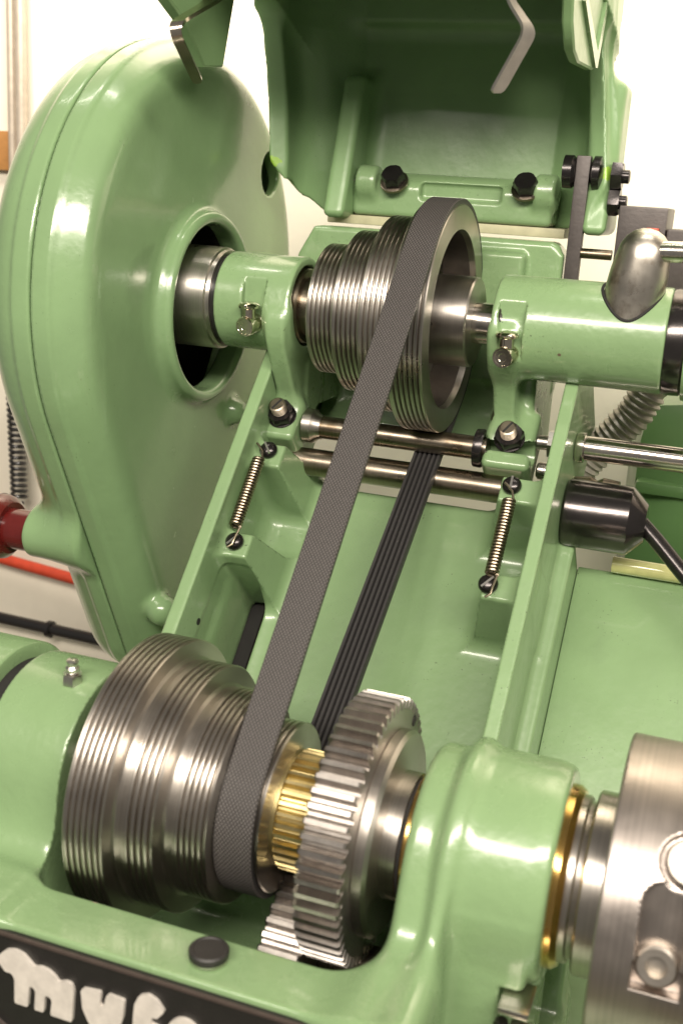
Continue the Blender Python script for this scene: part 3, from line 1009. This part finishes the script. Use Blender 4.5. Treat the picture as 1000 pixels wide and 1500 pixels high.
def dup(root, loc, label=None, group=None):
    r = root.copy(); COL.objects.link(r); r.location = Vector(loc) * S
    if label: r['label'] = label
    if group: r['group'] = group
    for chd in list(root.children):
        c = chd.copy(); COL.objects.link(c); c.parent = r
        for g in list(chd.children):
            d = g.copy(); COL.objects.link(d); d.parent = c
    return r


c1 = oil_cup((-160.8, 167.6, 158.6))
tag(c1, 'nickel oil cup on the upper bearing housing beside the big rounded guard', 'oil cup', 'oil cups on the upper bearing housings')
c2 = dup(c1, (-30.8, 168.4, 156.8), 'nickel oil cup on the upper bearing housing below the ball lever')

# ---- studs with hexagon nuts on the feet
ND = Vector((0, -SA, CA))
def stud(loc):
    t = thing('stud_nut', None, None, loc)
    m = MB()
    hexprism(m, loc, ND, 7.6, 5.6, 0.5)
    m.build('hex_nut', M['black_oxide'], t)
    MB().lathe([(0, 7.6), (0.9, 7.6), (1.0, 6.5)], frame=(loc, ND), seg=36).build('washer', M['black_oxide'], t)
    pr = [(4, 3.9)]
    k = 5.8
    while k < 10.8:
        pr += [(k, 4.2), (k + 0.4, 4.2), (k + 0.8, 3.3)]
        k += 1.15
    pr += [(11.4, 3.3), (11.4, 0)]
    MB().lathe(pr, frame=(loc, ND), seg=32).build('threaded_stud', M['thread'], t)
    # screwdriver slot across the end
    o = Vector(loc) + ND * 11.1
    e1 = Vector((1, 0, 0)) * 0.5 + Vector((0, CA, SA)) * 0.86; e2 = ND.cross(e1)
    V = []
    for s1 in (-1, 1):
        for s2 in (-1, 1):
            for s3 in (-1, 1):
                V.append(o + e1 * (3.5 * s1) + e2 * (0.55 * s2) + ND * (0.42 * s3))
    MB().add(V, [(0, 1, 3, 2), (4, 6, 7, 5), (0, 4, 5, 1), (2, 3, 7, 6), (0, 2, 6, 4), (1, 5, 7, 3)]).build('slot', M['void'], t)
    return t


s1 = stud(arm(-147.2, 202.5, -58.6))
tag(s1, 'black hexagon nut on a threaded stud, on the foot beside the left rail', 'stud and nut', 'stud nuts holding the bracket feet')
dup(s1, arm(-29.8, 209.5, -64.6), 'black hexagon nut on a threaded stud, on the foot beside the right rail')

# ---- springs with hooked ends and slotted screws
def spring(p0, p1):
    t = thing('tension_spring', None, None, p0)
    a = Vector(p0); b = Vector(p1); d = (b - a); L = d.length; d.normalize()
    e1 = Vector((1, 0, 0)); e1 = (e1 - d * e1.dot(d)).normalized(); e2 = d.cross(e1)
    turns = 23; n = turns * 14
    pts = [a + d * (L * k / n) + (e1 * math.cos(2 * math.pi * k / 14) + e2 * math.sin(2 * math.pi * k / 14)) * 2.6 for k in range(n + 1)]
    MB().tube(pts, 0.78, 8).build('coil', M['spring_wire'], t)
    MB().tube([a + e1 * 2.6, a - d * 1.5 + e1 * 1.5, a - d * 5 + e1 * 0.4, a - d * 8 - e1 * 2.6, a - d * 9.0 - e1 * 4], 0.6, 8).build('hook', M['spring_wire'], t)
    MB().tube([b + e1 * 2.6, b + d * 2 + e1 * 2.4, b + d * 6 + e1 * 1.8, b + d * 9.5 + e1 * 1.6, b + d * 11.5 - e1 * 0.5], 0.6, 8).build('hook', M['spring_wire'], t)
    return t


sp1 = spring(arm(-146.3, 169.5, -47.5), arm(-146.2, 131.5, -47.5))
tag(sp1, 'coiled steel tension spring beside the left rail, next to the drive belt', 'spring', 'tension springs along the rails')
dup(sp1, arm(-19.2, 167.0, -47.5), 'coiled steel tension spring beside the right rail')


def screw(loc, ang):
    t = thing('slotted_screw', None, None, loc)
    pr = [(0, 4.5), (0.6, 4.6), (1.8, 4.3), (2.9, 3.2), (3.4, 1.8), (3.6, 0)]
    MB().lathe(pr, frame=(loc, ND), seg=32).build('screw_head', M['black_oxide'], t)
    o = Vector(loc) + ND * 3.1
    e1 = Vector((math.cos(ang), math.sin(ang) * CA, math.sin(ang) * SA)); e2 = ND.cross(e1)
    V = [o + e1 * (3.6 * s1) + e2 * (0.5 * s2) + ND * (0.55 * s3 - 0.02 * abs(s1)) for s1 in (-1, 1) for s2 in (-1, 1) for s3 in (-1, 1)]
    MB().add(V, [(0, 1, 3, 2), (4, 6, 7, 5), (0, 4, 5, 1), (2, 3, 7, 6), (0, 2, 6, 4), (1, 5, 7, 3)]).build('slot', M['zinc'], t)
    return t


sc_group = 'slotted screws holding the springs'
sc = [((-145.0, 177.8, -52.3), 2.2, 'black slotted screw at the top end of the spring by the left rail'),
      ((-146.0, 125.6, -52.8), 0.95, 'black slotted screw at the bottom end of the spring by the left rail'),
      ((-20.6, 177.4, -52.3), 1.6, 'black slotted screw at the top end of the spring by the right rail'),
      ((-20.4, 126.0, -52.8), 0.9, 'black slotted screw at the bottom end of the spring by the right rail')]
for (p, an_, lb) in sc:
    tag(screw(arm(*p), an_), lb, 'screw', sc_group)

# ---- cross rods
r1 = thing('cross_rod', 'brownish steel rod across the plate behind the belt, lower of the two', 'rod', arm(-80, 189, -80))
MB().lathe([(-150, 7.2), (-22, 7.2)], frame=(arm(0, 189.5, -80), (1, 0, 0)), seg=48).build('rod_bar', M['steel_oily'], r1)
MB().lathe([(-151, 5), (-151, 9.3), (-147.5, 9.3), (-146.5, 8.6), (-146.5, 5)], frame=(arm(0, 189.5, -80) , (1, 0, 0)), seg=40).build('rod_collar', M['steel_oily'], r1)
r2 = thing('pivot_rod', 'steel pivot rod between the two bracket feet, upper of the two rods', 'rod', arm(-80, 205.5, -70))
MB().lathe([(-152, 5.9), (-40.5, 5.9)], frame=(arm(0, 205.5, -70), (1, 0, 0)), seg=48).build('rod_bar', M['steel_oily'], r2)
MB().lathe([(-137.5, 6), (-137.5, 9.0), (-133, 9.0), (-130.5, 6.8), (-128.5, 6.2)], frame=(arm(0, 205.5, -70), (1, 0, 0)), seg=40).build('rod_collar', M['steel'], r2)
MB().lathe([(-46.5, 6), (-46.5, 9.5), (-43.2, 9.8), (-42, 9.2), (-42, 6)], frame=(arm(0, 205.5, -70), (1, 0, 0)), seg=40).build('rod_collar', M['black_oxide'], r2)
r3 = thing('support_bar', 'bright round bar passing out to the right above the black cylinder', 'rod', arm(30, 214, -71))
MB().lathe([(2, 6.6), (3.2, 7.4), (6, 7.4), (6.6, 6.0), (170, 6.0)], frame=(arm(0, 214, -71), (1, 0, 0)), seg=48).build('bar', M['steel_bright'], r3)
m = MB(); hexprism(m, arm(-11.5, 214, -71), (1, 0, 0), 7.2, 6.0, 0.2); m.build('hex_nut', M['zinc'], r3)
MB().lathe([(-17, 3.6), (-5, 3.6)], frame=(arm(0, 214, -71), (1, 0, 0)), seg=24).build('bar_thread', M['steel'], r3)
MB().lathe([(-16, 3.2), (-15, 4.4), (-8, 4.4), (-5, 3)], frame=(arm(0, 203, -80), (1, 0, 0)), seg=24).build('lower_stud', M['steel'], r3)
MB().lathe([(1.5, 6), (10, 7.2), (13, 5.4), (16, 7.2), (24, 6.5)], frame=(arm(0, 203, -93), (1, 0, 0)), seg=32).build('rod_fitting', M['steel_oily'], r3)

hd = thing('lever_handle', 'glossy black cylinder with tapered end and a bent dark rod at the right', 'handle', arm(20, 184, -83))
MB().lathe([(2, 12), (2, 16.0), (3.0, 16.6), (32.5, 16.6), (33.3, 16.2), (40.5, 9.2), (40.5, 4)], frame=(arm(0, 184, -83), (1, 0, 0)), seg=72).build('handle_barrel', M['black_chrome'], hd, 30)
q = Vector(arm(38, 184, -83))
MB().tube([q, q + Vector((8, -4, -6)), q + Vector((30, -16, -24)), q + Vector((90, -50, -75))], 3.8, 20).build('handle_rod', M['black_oxide'], hd)

# ================================================================ CLUTCH LEVER WITH BALL
lev = thing('clutch_lever', 'worn bullet shaped steel boss with a round lever, standing on the upper right bearing', 'lever', (22, 178, 185))
ld = Vector((0.13, -0.06, 1)).normalized()
pr = [(-22, 13.2), (2, 13.2), (8, 13.2), (15, 12.9), (22, 12.0), (26.5, 11.2), (30, 9.4), (32.6, 6.8), (34.2, 3.6), (34.7, 0)]
MB().lathe(pr, frame=((20.8, 180, 183), ld), seg=64).build('lever_boss', M['steel_cast'], lev, 60)
seat = []
for k in range(72):
    a_ = 2 * math.pi * k / 72
    xx, yy = 20.9 + 13.5 * math.cos(a_), 180.3 + 13.5 * math.sin(a_)
    zz = UZ + math.sqrt(max(0.1, 24.4 ** 2 - (yy - UY) ** 2))
    seat.append((xx, yy, zz))
MB().tube(seat + seat[:2], 0.75, 8).build('boss_seat', M['void'], lev)
MB().tube([(24, 176, 207), (34, 174, 208), (60, 170, 209), (150, 156, 214)], 4.6, 24).build('lever_arm', M['steel_bright'], lev)

# ================================================================ BIG BELT GUARD
def d_guard(y, z):
    # egg outline: a big circle round the countershaft, a small one low down
    c1 = np.array([209.0, 167.0]); r1 = 127.5
    c2 = np.array([212.0, -8.0]); r2 = 50.0
    ba = c2 - c1; l = math.hypot(*ba); ba = ba / l
    px = y - c1[0]; pz = z - c1[1]
    t = px * ba[0] + pz * ba[1]
    s = np.abs(-px * ba[1] + pz * ba[0])
    b = (r1 - r2) / l; a = math.sqrt(1 - b * b)
    k = -b * s + a * t
    return np.where(k < 0, np.hypot(s, t) - r1, np.where(k > a * l, np.hypot(s, t - l) - r2, s * a + t * b - r1))


def f_guard_front(x, y, z):
    d2 = d_guard(y, z)
    body = smax(extr(d2, np.abs(x + 245) - 43, 26), x + 206.5, 4)             # rounded front edge, flat face
    band = extr(d2 - 0.6, np.abs(x + 228.5) - 6.5, 1.2)
    d = smin(body, band, 2.5)
    lip2 = scylx(x, y, z, -226, -198.0, 200, 160.5, 50.5, 3.5)
    d = smin(d, lip2, 6)
    for (by, bz, rr) in ((244, 97, 8), (161, -1, 8.5)):
        d = smin(d, ssph(x, y, z, -205, by, bz, rr), 5)
    inn = extr(d2 + 6, np.abs(x + 245) - 32, 16)
    d = np.maximum(d, -inn)
    d = smax(d, -scylx(x, y, z, -240, -180, 200, 160.5, 44.0, 0), 4)
    d = smax(d, -scylx(x, y, z, -240, -180, 287, 233, 12.5, 0), 1.5)
    return smax(d, -231.7 - x, 1.3)


def f_guard_rear(x, y, z):
    d2 = d_guard(y, z)
    body = extr(d2, np.abs(x + 229) - 38, 28)
    band = extr(d2 - 0.6, np.abs(x + 236.5) - 5.5, 1.2)
    d = smin(body, band, 2.5)
    boss = np.hypot(y - 136, z - 40) - 13.0
    boss = extr(boss, np.abs(x + 252) - 17, 2)
    d = smin(d, boss, 14)
    inn = extr(d2 + 5, np.abs(x + 222) - 39, 16)
    d = np.maximum(d, -inn)
    return smax(d, x + 232.5, 1.3)


gd_ = thing('belt_guard', 'large egg shaped green guard with a round opening, left of the upper pulley', 'belt guard', (-240, 200, -60))
casting(f_guard_front, (-233.5, 68, -76), (-190, 328, 300), 1.5, [('front_shell', None, None)], M['green_guard'], gd_)
casting(f_guard_rear, (-318, 68, -76), (-229, 328, 300), 1.6, [('rear_shell', None, None)], M['green_guard'], gd_)
# dark pulley wheel inside the guard
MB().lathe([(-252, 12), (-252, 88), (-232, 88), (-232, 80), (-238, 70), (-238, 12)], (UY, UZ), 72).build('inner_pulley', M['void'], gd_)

kn = thing('red_switch_knob', 'dark red round handle with a wide disc, on a boss of the big green guard', 'handle', (-310, 136, 36))
MB().lathe([(-268, 8), (-268, 11.0), (-330, 11.0), (-330, 8)], (136, 40), 48).build('red_sleeve', M['red'], kn)
MB().lathe([(-283, 8), (-283, 14), (-286, 17), (-291, 18), (-296, 16), (-298, 9)], (136, 40), 64).build('red_disc', M['red'], kn)

# ================================================================ HINGED HOOD
XC = -97.0
def f_hood(x, y, z):
    s = np.abs(x - XC)
    side = np.clip(s - 57, 0, 60)
    # front-of-panel depth, the cheeks come forward; the cheek edge waists in half way up
    wob = 10.0 * np.clip((z - 262) / 50, 0, 1) ** 1.4
    up_ = np.clip((z - 240) / 70, 0, 1.2)
    smx = np.where(x < XC, 94.0 + 5.5 * up_, 91.0 - 11.0 * up_)      # left cheek flares upwards, the right one draws in
    yin = 287 + 9 * np.clip((z - 236) / 80, 0, 1) - side * 0.62 - wob * np.clip(side / 30, 0, 1)
    t = yin - y                                                  # positive in front of the inner face
    shell = np.maximum(t, y - yin - 7) * 0.8
    zb = 212.5 + 0.5 * (s - 72 + np.sqrt((s - 72) ** 2 + 9)) * 1.2
    cut = np.maximum((zb - z) * 0.64, z - 345)
    panel = smax(np.maximum(shell, s - smx), cut, 2.0)
    # deep edge flange of the cheeks
    ey = yin - 7.0
    fl = np.hypot(np.maximum(np.abs(s - smx + 4.6) - 3.1, 0), np.maximum(np.abs(y - ey) - 9.0, 0)) - 1.5
    fl = smax(fl * 0.8, cut, 2.0)
    d = smin(panel, fl, 9)
    # hinge ears: upright ribs
    xe = np.where(x < XC, x + 151.5, x + 9.5)
    fy = 246 + 24 * np.clip((z - 214) / 74, 0, 1)                # leaning front edge of the hinge ears
    ear = np.hypot(np.maximum(np.abs(xe) - 2.6, 0), np.maximum(np.maximum(fy + 3.5 - y, y - 290), 0)) - 3.5
    ear = smax(ear * 0.85, np.maximum(211 - z, z - 288), 5)
    d = smin(d, ear, 7)
    # curved roof and front lip (above the picture)
    roof = poly2(y, z, [(292, 320), (298, 320), (296, 360), (282, 390), (255, 406), (120, 386), (104, 374), (104, 331), (110, 331), (112, 368), (124, 378), (252, 398), (276, 384), (289, 358)])
    roof = np.maximum(roof, np.where(x < XC, s - 98, s - 82))
    wall = poly2(y, z, [(298, 300), (296, 360), (282, 390), (255, 406), (120, 386), (104, 374), (104, 330), (178, 312), (200, 335), (240, 322)])
    cheek = np.maximum(wall, np.abs(s - np.where(x < XC, 95, 79)) - 3.2)
    d = smin(d, smin(roof, cheek, 3), 14)
    return d


hood = thing('belt_hood', 'green cast hood hinged open above the upper pulley, dark inside', 'hinged cover', (XC, 285, 240))
casting(f_hood, (-204, 96, 204), (10, 308, 412), 1.5, [
    ('hinge_ear', lambda x, y, z: (np.abs(x + 151.5) < 7.0) & (z < 288) & (y < 283), None),
    ('hinge_ear', lambda x, y, z: (np.abs(x + 9.5) < 7.0) & (z < 265) & (y < 270), None),
    ('edge_flange', lambda x, y, z: (x - XC < -80.5) & (z < 312), None),
    ('edge_flange', lambda x, y, z: (x - XC > 80.5) & (z < 312), None),
    ('hood_shell', None, None)], M['green_hood'], hood)
# cheek tips reaching down in front
tipL = [(107, 303), (130, 293.2), (149.4, 276.6), (169.4, 278.9), (180, 312), (176, 340), (110, 345)]
MB().prism(tipL, None, -189.5, -182.5, XYZ, 0.9).build('cheek_tip', M['green_hood'], hood)
tipR = [(143, 345), (163, 300), (176, 290), (190, 287), (235, 289), (248, 323), (250, 345)]
MB().prism(tipR, None, -21.5, -16.5, XYZ, 0.9).build('cheek_tip', M['green_hood'], hood)
MB().prism([(179.5, 311), (230, 289.6), (236, 290.2), (249, 322), (243, 322), (231, 297), (187, 313)], None, -16.6, -14.8, XYZ, 0.0).build('cheek_rim', M['green_cs'], hood)


def strip(name, pts, w, t, wdir, label, cat, mat, group=None, w2=None):
    """bent flat spring: a ribbon of width w along wdir, thickness t"""
    P = [Vector(p) for p in pts]
    W = Vector(wdir).normalized()
    V = []; F = []
    n = len(P)
    for i, p in enumerate(P):
        d = (P[min(i + 1, n - 1)] - P[max(i - 1, 0)]).normalized()
        nn = d.cross(W).normalized()
        wi = w if w2 is None else w + (w2 - w) * min(1, max(0, (i / n - 0.35) / 0.3))
        ww = wi / 2 * (1.0 if i < n - 2 else (0.9 if i == n - 2 else 0.55))
        for (a, c) in ((-1, -1), (1, -1), (1, 1), (-1, 1)):
            V.append(p + W * (ww * a) + nn * (t / 2 * c))
    for i in range(n - 1):
        for k in range(4):
            k2 = (k + 1) % 4
            F.append((i * 4 + k, i * 4 + k2, (i + 1) * 4 + k2, (i + 1) * 4 + k))
    F += [(3, 2, 1, 0), tuple((n - 1) * 4 + k for k in range(4))]
    o = put(name, V, F, mat, None, 35)
    return tag(o, label, cat, group)


def bend(pts, r=0.28, n=5):
    """round the corners of a polyline"""
    P = [Vector(p) for p in pts]
    out = [P[0]]
    for i in range(1, len(P) - 1):
        L = min((P[i] - P[i - 1]).length, (P[i + 1] - P[i]).length) * r
        a = P[i] + (P[i - 1] - P[i]).normalized() * L
        c = P[i] + (P[i + 1] - P[i]).normalized() * L
        for k in range(n + 1):
            t = k / n
            out.append(a.lerp(P[i], t).lerp(P[i].lerp(c, t), t))
    out.append(P[-1])
    # a couple of extra points so the tip tapers
    e = out[-1]; f = out[-2]
    out[-1:] = [f.lerp(e, 0.85), f.lerp(e, 0.95), e]
    return out


cg = 'bent spring clips on the hood'
strip('spring_clip', bend([(-168, 142, 312), (-168, 126, 301), (-172, 97, 287), (-170, 119, 267)]), 8.5, 1.6, (0.92, 0.3, 0.25),
      'bent steel spring clip hanging from the hood, in front of the big rounded guard', 'spring clip', M['nickel'], cg, 4.6)
strip('spring_clip', bend([(-36, 118, 312), (-34, 116, 301), (-24.5, 116, 289.5), (-35, 112, 266)]), 3.4, 1.5, (0.55, 0.75, 0.1),
      'shiny bent spring clip hanging inside the open green hood', 'spring clip', M['clip'], cg, 6.8)

# ---- hinge block with its two bolts
def f_block(x, y, z):
    a = y * CA + z * SA; n = -y * SA + z * CA
    d = sbox(x, y, z, -146, -34, 262, 285, 213.5, 237.5, 3)
    d = smax(d, (y - 262) * -0.55 + (z - 231) * 0.83, 3)                       # sloping top front
    d = smax(d, -sbox(x, y, z, -107, -62, 250, 268, 224, 232.5, 2), 2)
    for cx in (-121.5, -48.5):
        d = smax(d, -np.maximum(np.hypot(x - cx, ((z - 232) * SA + (y - 261) * CA)) - 10.5, -((-(y - 261) * SA + (z - 232) * CA) + 0.5)), 2.0)
    for cx in (-137.5, -38.5):
        d = smin(d, scylx(x, y, z, cx - 6, cx + 6, 266, 231, 9.5, 2.5), 4)
    return d


hb = thing('hinge_block', 'green cast hinge block under the hood with a long recess between two bolts', 'hinge block', (-90, 272, 214))
casting(f_block, (-152, 246, 208), (-26, 292, 248), 1.0, [('block_body', None, None)], M['green_cs'], hb)
rbox(-160, -26, 262, 290, 208.2, 213.2, 0.8).build('gasket_strip', plain('pale_joint_strip', (0.42, 0.40, 0.26), 0.6), hb)
MB().lathe([(-160, 3.2), (-142, 3.2)], (266, 231), 24).build('hinge_pin', M['black_oxide'], hb)
bgp = 'hexagon bolts of the hinge block'
for (cx, lb) in ((-121.5, 'black hexagon bolt on the hinge block, the one nearer the big rounded guard'), (-48.5, 'black hexagon bolt on the hinge block, the one nearer the dark upright bar')):
    o = (cx, 261.3, 231.6)
    t = thing('hinge_bolt', lb, 'bolt', o, bgp)
    m = MB(); hexprism(m, tuple(Vector(o) + ND * 1.4), ND, 6.6, 6.2, 0.25); m.build('bolt_head', M['black_oxide'], t)
    MB().lathe([(0, 7.8), (1.3, 7.8), (1.5, 7.0), (1.5, 2)], frame=(o, ND), seg=40).build('washer', M['steel_oily'], t)

# ---- dark upright bar with its pin, and the bolts through the hood's right ear
bar = thing('link_bar', 'dark grey flat upright bar behind the right bearing housing', 'bar', (-18, 252, 200))
rbox(-21.8, -14.6, 247.5, 254, 140, 250, 0.7).build('bar', M['grey_bar'], bar)
MB().lathe([(-15, 2.6), (1, 2.6)], (251, 202), 24).build('bar_pin', M['steel_oily'], bar)
MB().lathe([(-28, 3), (-28, 8.2), (-23.6, 8.2), (-22, 6.5), (-21.8, 3)], (252, 242), 32).build('pivot_washer', M['black_oxide'], bar)
MB().lathe([(-14.6, 4), (-13, 8.4), (-9.5, 8.4), (-8, 4)], (252, 242), 32).build('pivot_washer', M['black_oxide'], bar)
for (yy, zz, k, lb) in ((254, 241, 0.2, 'dark hexagon nut outside the hood, upper of two'), (254, 228.5, 0.45, 'dark hexagon nut outside the hood, lower of two')):
    t = thing('hood_nut', lb, 'nut', (-3, yy, zz), 'nuts on the outside of the hood')
    m = MB(); hexprism(m, (-4, yy, zz), (1, 0, 0), 7.4, 5.5, k); m.build('hex_nut', M['black_oxide'], t)
    MB().lathe([(0, 3.4), (4.5, 3.4), (5, 2.6), (5, 0)], frame=((0, yy, zz), (1, 0, 0)), seg=24).build('bolt_end', M['black_oxide'], t)

# ---- grey blocks behind the lever
blk = thing('support_block', 'dark grey machined block standing behind the ball lever', 'block', (12, 262, 160))
rbox(2.5, 26.5, 246, 290, 172, 227, 1.0).build('block_body', M['grey_bar'], blk)
b2 = thing('switch_block', 'low dark grey block at the right edge behind the lever arm', 'block', (60, 250, 150))
rbox(27.2, 120, 244, 285, 172, 217, 1.2).build('block_body', M['grey_bar'], b2)
rb = rbox(17.5, 23.5, 238, 246, 211, 217, 0.5).build('red_clip', M['red_pipe'])
tag(rb, 'small red clip behind the ball of the lever', 'clip')

# ---- conduit and motor
cd = thing('flexible_conduit', 'ribbed grey flexible conduit curving down behind the right bearing housing', 'conduit', (15, 260, 110))
ctrl = [Vector((30, 262, 150)), Vector((28, 262, 134)), Vector((22, 262, 120)), Vector((10, 262, 104)), Vector((0, 262, 92)), Vector((-14, 264, 70))]
pts = []; rad = []
for i in range(len(ctrl) - 1):
    for k in range(22):
        pts.append(ctrl[i].lerp(ctrl[i + 1], k / 22))
for _ in range(8):
    pts = [pts[0]] + [(pts[i - 1] + pts[i] * 2 + pts[i + 1]) / 4 for i in range(1, len(pts) - 1)] + [pts[-1]]
L = 0
for i, p in enumerate(pts):
    if i: L += (p - pts[i - 1]).length
    rad.append(9.4 + 0.75 * math.sin(2 * math.pi * L / 3.6))
MB().tube(pts, rad, 28).build('conduit_tube', M['conduit'], cd)

mo = thing('electric_motor', 'dark green motor body behind the right end of the machine', 'motor', (100, 380, 0))
rbox(14, 220, 330, 460, -60, 124, 32).build('motor_body', M['green_motor'], mo)
rbox(22, 220, 325, 340, 62, 70, 3).build('motor_rib', M['green_motor'], mo)

# ================================================================ BACKGROUND
def slab(name, V, F, mat):
    return put(name, V, F, mat)


wl = rbox(-1400, 1400, 452, 470, -700, 1500, 0).build('wall', M['wall'])
tag(wl, 'cream painted wall behind the machine', 'wall')
pn_ = rbox(-900, -420, 448.5, 452.5, -60, 1200, 0.6).build('wall_panel', M['wall'])
tag(pn_, 'cream board fixed on the wall behind the big rounded guard', 'panel')
wp = thing('wall_pipe', 'grey painted upright pipe on the wall at the left edge', 'pipe', (-508, 440, 300))
MB().tube([(-486, 438, 150), (-486, 438, 900)], 4.6, 24).build('pipe', M['wall_pipe'], wp)
MB().tube([(-497, 441, 150), (-497, 441, 900)], 3.4, 20).build('thin_pipe', M['wall_pipe'], wp)
wb = rbox(-560, -494, 441, 448.4, 226, 256, 0.8).build('wooden_strip', M['wood'])
tag(wb, 'brown wooden strip on the wall beside the big guard at the left edge', 'wooden strip')
rp = MB().tube([(-640, 438, -88), (-500, 438, -103), (-380, 436, -112), (-300, 436, -116)], 5.0, 20).build('red_cable', M['red_pipe'])
tag(rp, 'red cable running along the wall below the red handle', 'cable')
bp = thing('black_pipe', 'black pipe clipped along the wall above the headstock', 'pipe', (-480, 436, -152))
MB().tube([(-640, 438, -156), (-520, 438, -158), (-380, 438, -160), (-250, 438, -164)], 5.2, 20).build('pipe', M['black_plastic'], bp)
MB().lathe([(0, 5), (0, 7.5), (4, 7.5), (4, 5)], frame=((-466, 438, -159), (1, 0, 0)), seg=32).build('pipe_clip', M['black_plastic'], bp)
# coiled black lead
hx = []
for k in range(22 * 16):
    a = 2 * math.pi * k / 16
    hx.append((-490 + 6 * math.cos(a) + 0.01 * k, 428 + 6 * math.sin(a), 62 - k * 0.30))
cl = MB().tube(hx, 1.5, 8).build('coiled_lead', M['black_plastic'])
tag(cl, 'black coiled lead hanging on the wall above the red handle', 'coiled lead')
fl = rbox(-1400, 1400, -900, 470, -720, -701, 0).build('floor', plain('workshop_floor', (0.16, 0.13, 0.10), 0.6))
fl['kind'] = 'structure'
bd = thing('cabinet_top', 'green cabinet top under the headstock', 'cabinet', (-60, 60, -110))
rbox(-320, 260, -120, 300, -700, -122, 4).build('cabinet_body', M['green_plate'], bd)

# ================================================================ CAMERA
cam = bpy.data.cameras.new('Camera')
co = bpy.data.objects.new('Camera', cam)
COL.objects.link(co)
Rm = [[0.9377863487462084, 0.34169940097915036, 0.061630215606833266],
      [0.14785493227985453, -0.23239773949512943, -0.9613169142816501],
      [-0.31415869096953963, 0.9106222103858678, -0.26846136936300835]]
right = Vector(Rm[0]); down = Vector(Rm[1]); fwd = Vector(Rm[2])
mat = Matrix((right, -down, -fwd)).transposed().to_4x4()
mat.translation = Vector((73.296, -356.857, 222.934)) * S
co.matrix_world = mat
cam.sensor_fit = 'VERTICAL'
cam.sensor_height = 24.0
cam.sensor_width = 36.0
cam.lens = 24.0 * 1658.72 / 1500
cam.clip_start = 0.01
cam.clip_end = 50
cam.dof.use_dof = True
cam.dof.focus_distance = 0.56
cam.dof.aperture_fstop = 9.0
scene.camera = co

# ================================================================ LIGHT
def area(name, loc, target, size, power, color, size_y=None):
    l = bpy.data.lights.new(name, 'AREA')
    l.energy = power; l.color = color; l.size = size
    if size_y:
        l.shape = 'RECTANGLE'; l.size_y = size_y
    o = bpy.data.objects.new(name, l)
    COL.objects.link(o)
    o.location = Vector(loc) * S
    d = (Vector(target) - Vector(loc))
    o.rotation_euler = d.to_track_quat('-Z', 'Y').to_euler()
    return o


area('ceiling_lamp_front', (230, -800, 790), (-10, 100, 60), 1.6, 34.0, (1.0, 0.91, 0.79), 0.24)
area('wall_fill_lamp', (-150, 150, 720), (-150, 1150, 570), 0.7, 10.5, (1.0, 0.92, 0.82), 0.2)  # added unseen lamp facing the wall, only to brighten it
w = bpy.data.worlds.new('World')
scene.world = w
w.use_nodes = True
bgn = w.node_tree.nodes['Background']
bgn.inputs[0].default_value = (1.0, 0.93, 0.83, 1)
bgn.inputs[1].default_value = 0.19

scene.view_settings.view_transform = 'Standard'
scene.view_settings.look = 'None'
scene.view_settings.exposure = 0.0
scene.view_settings.gamma = 1.0
scene.cycles.max_bounces = 8
scene.cycles.use_denoising = True
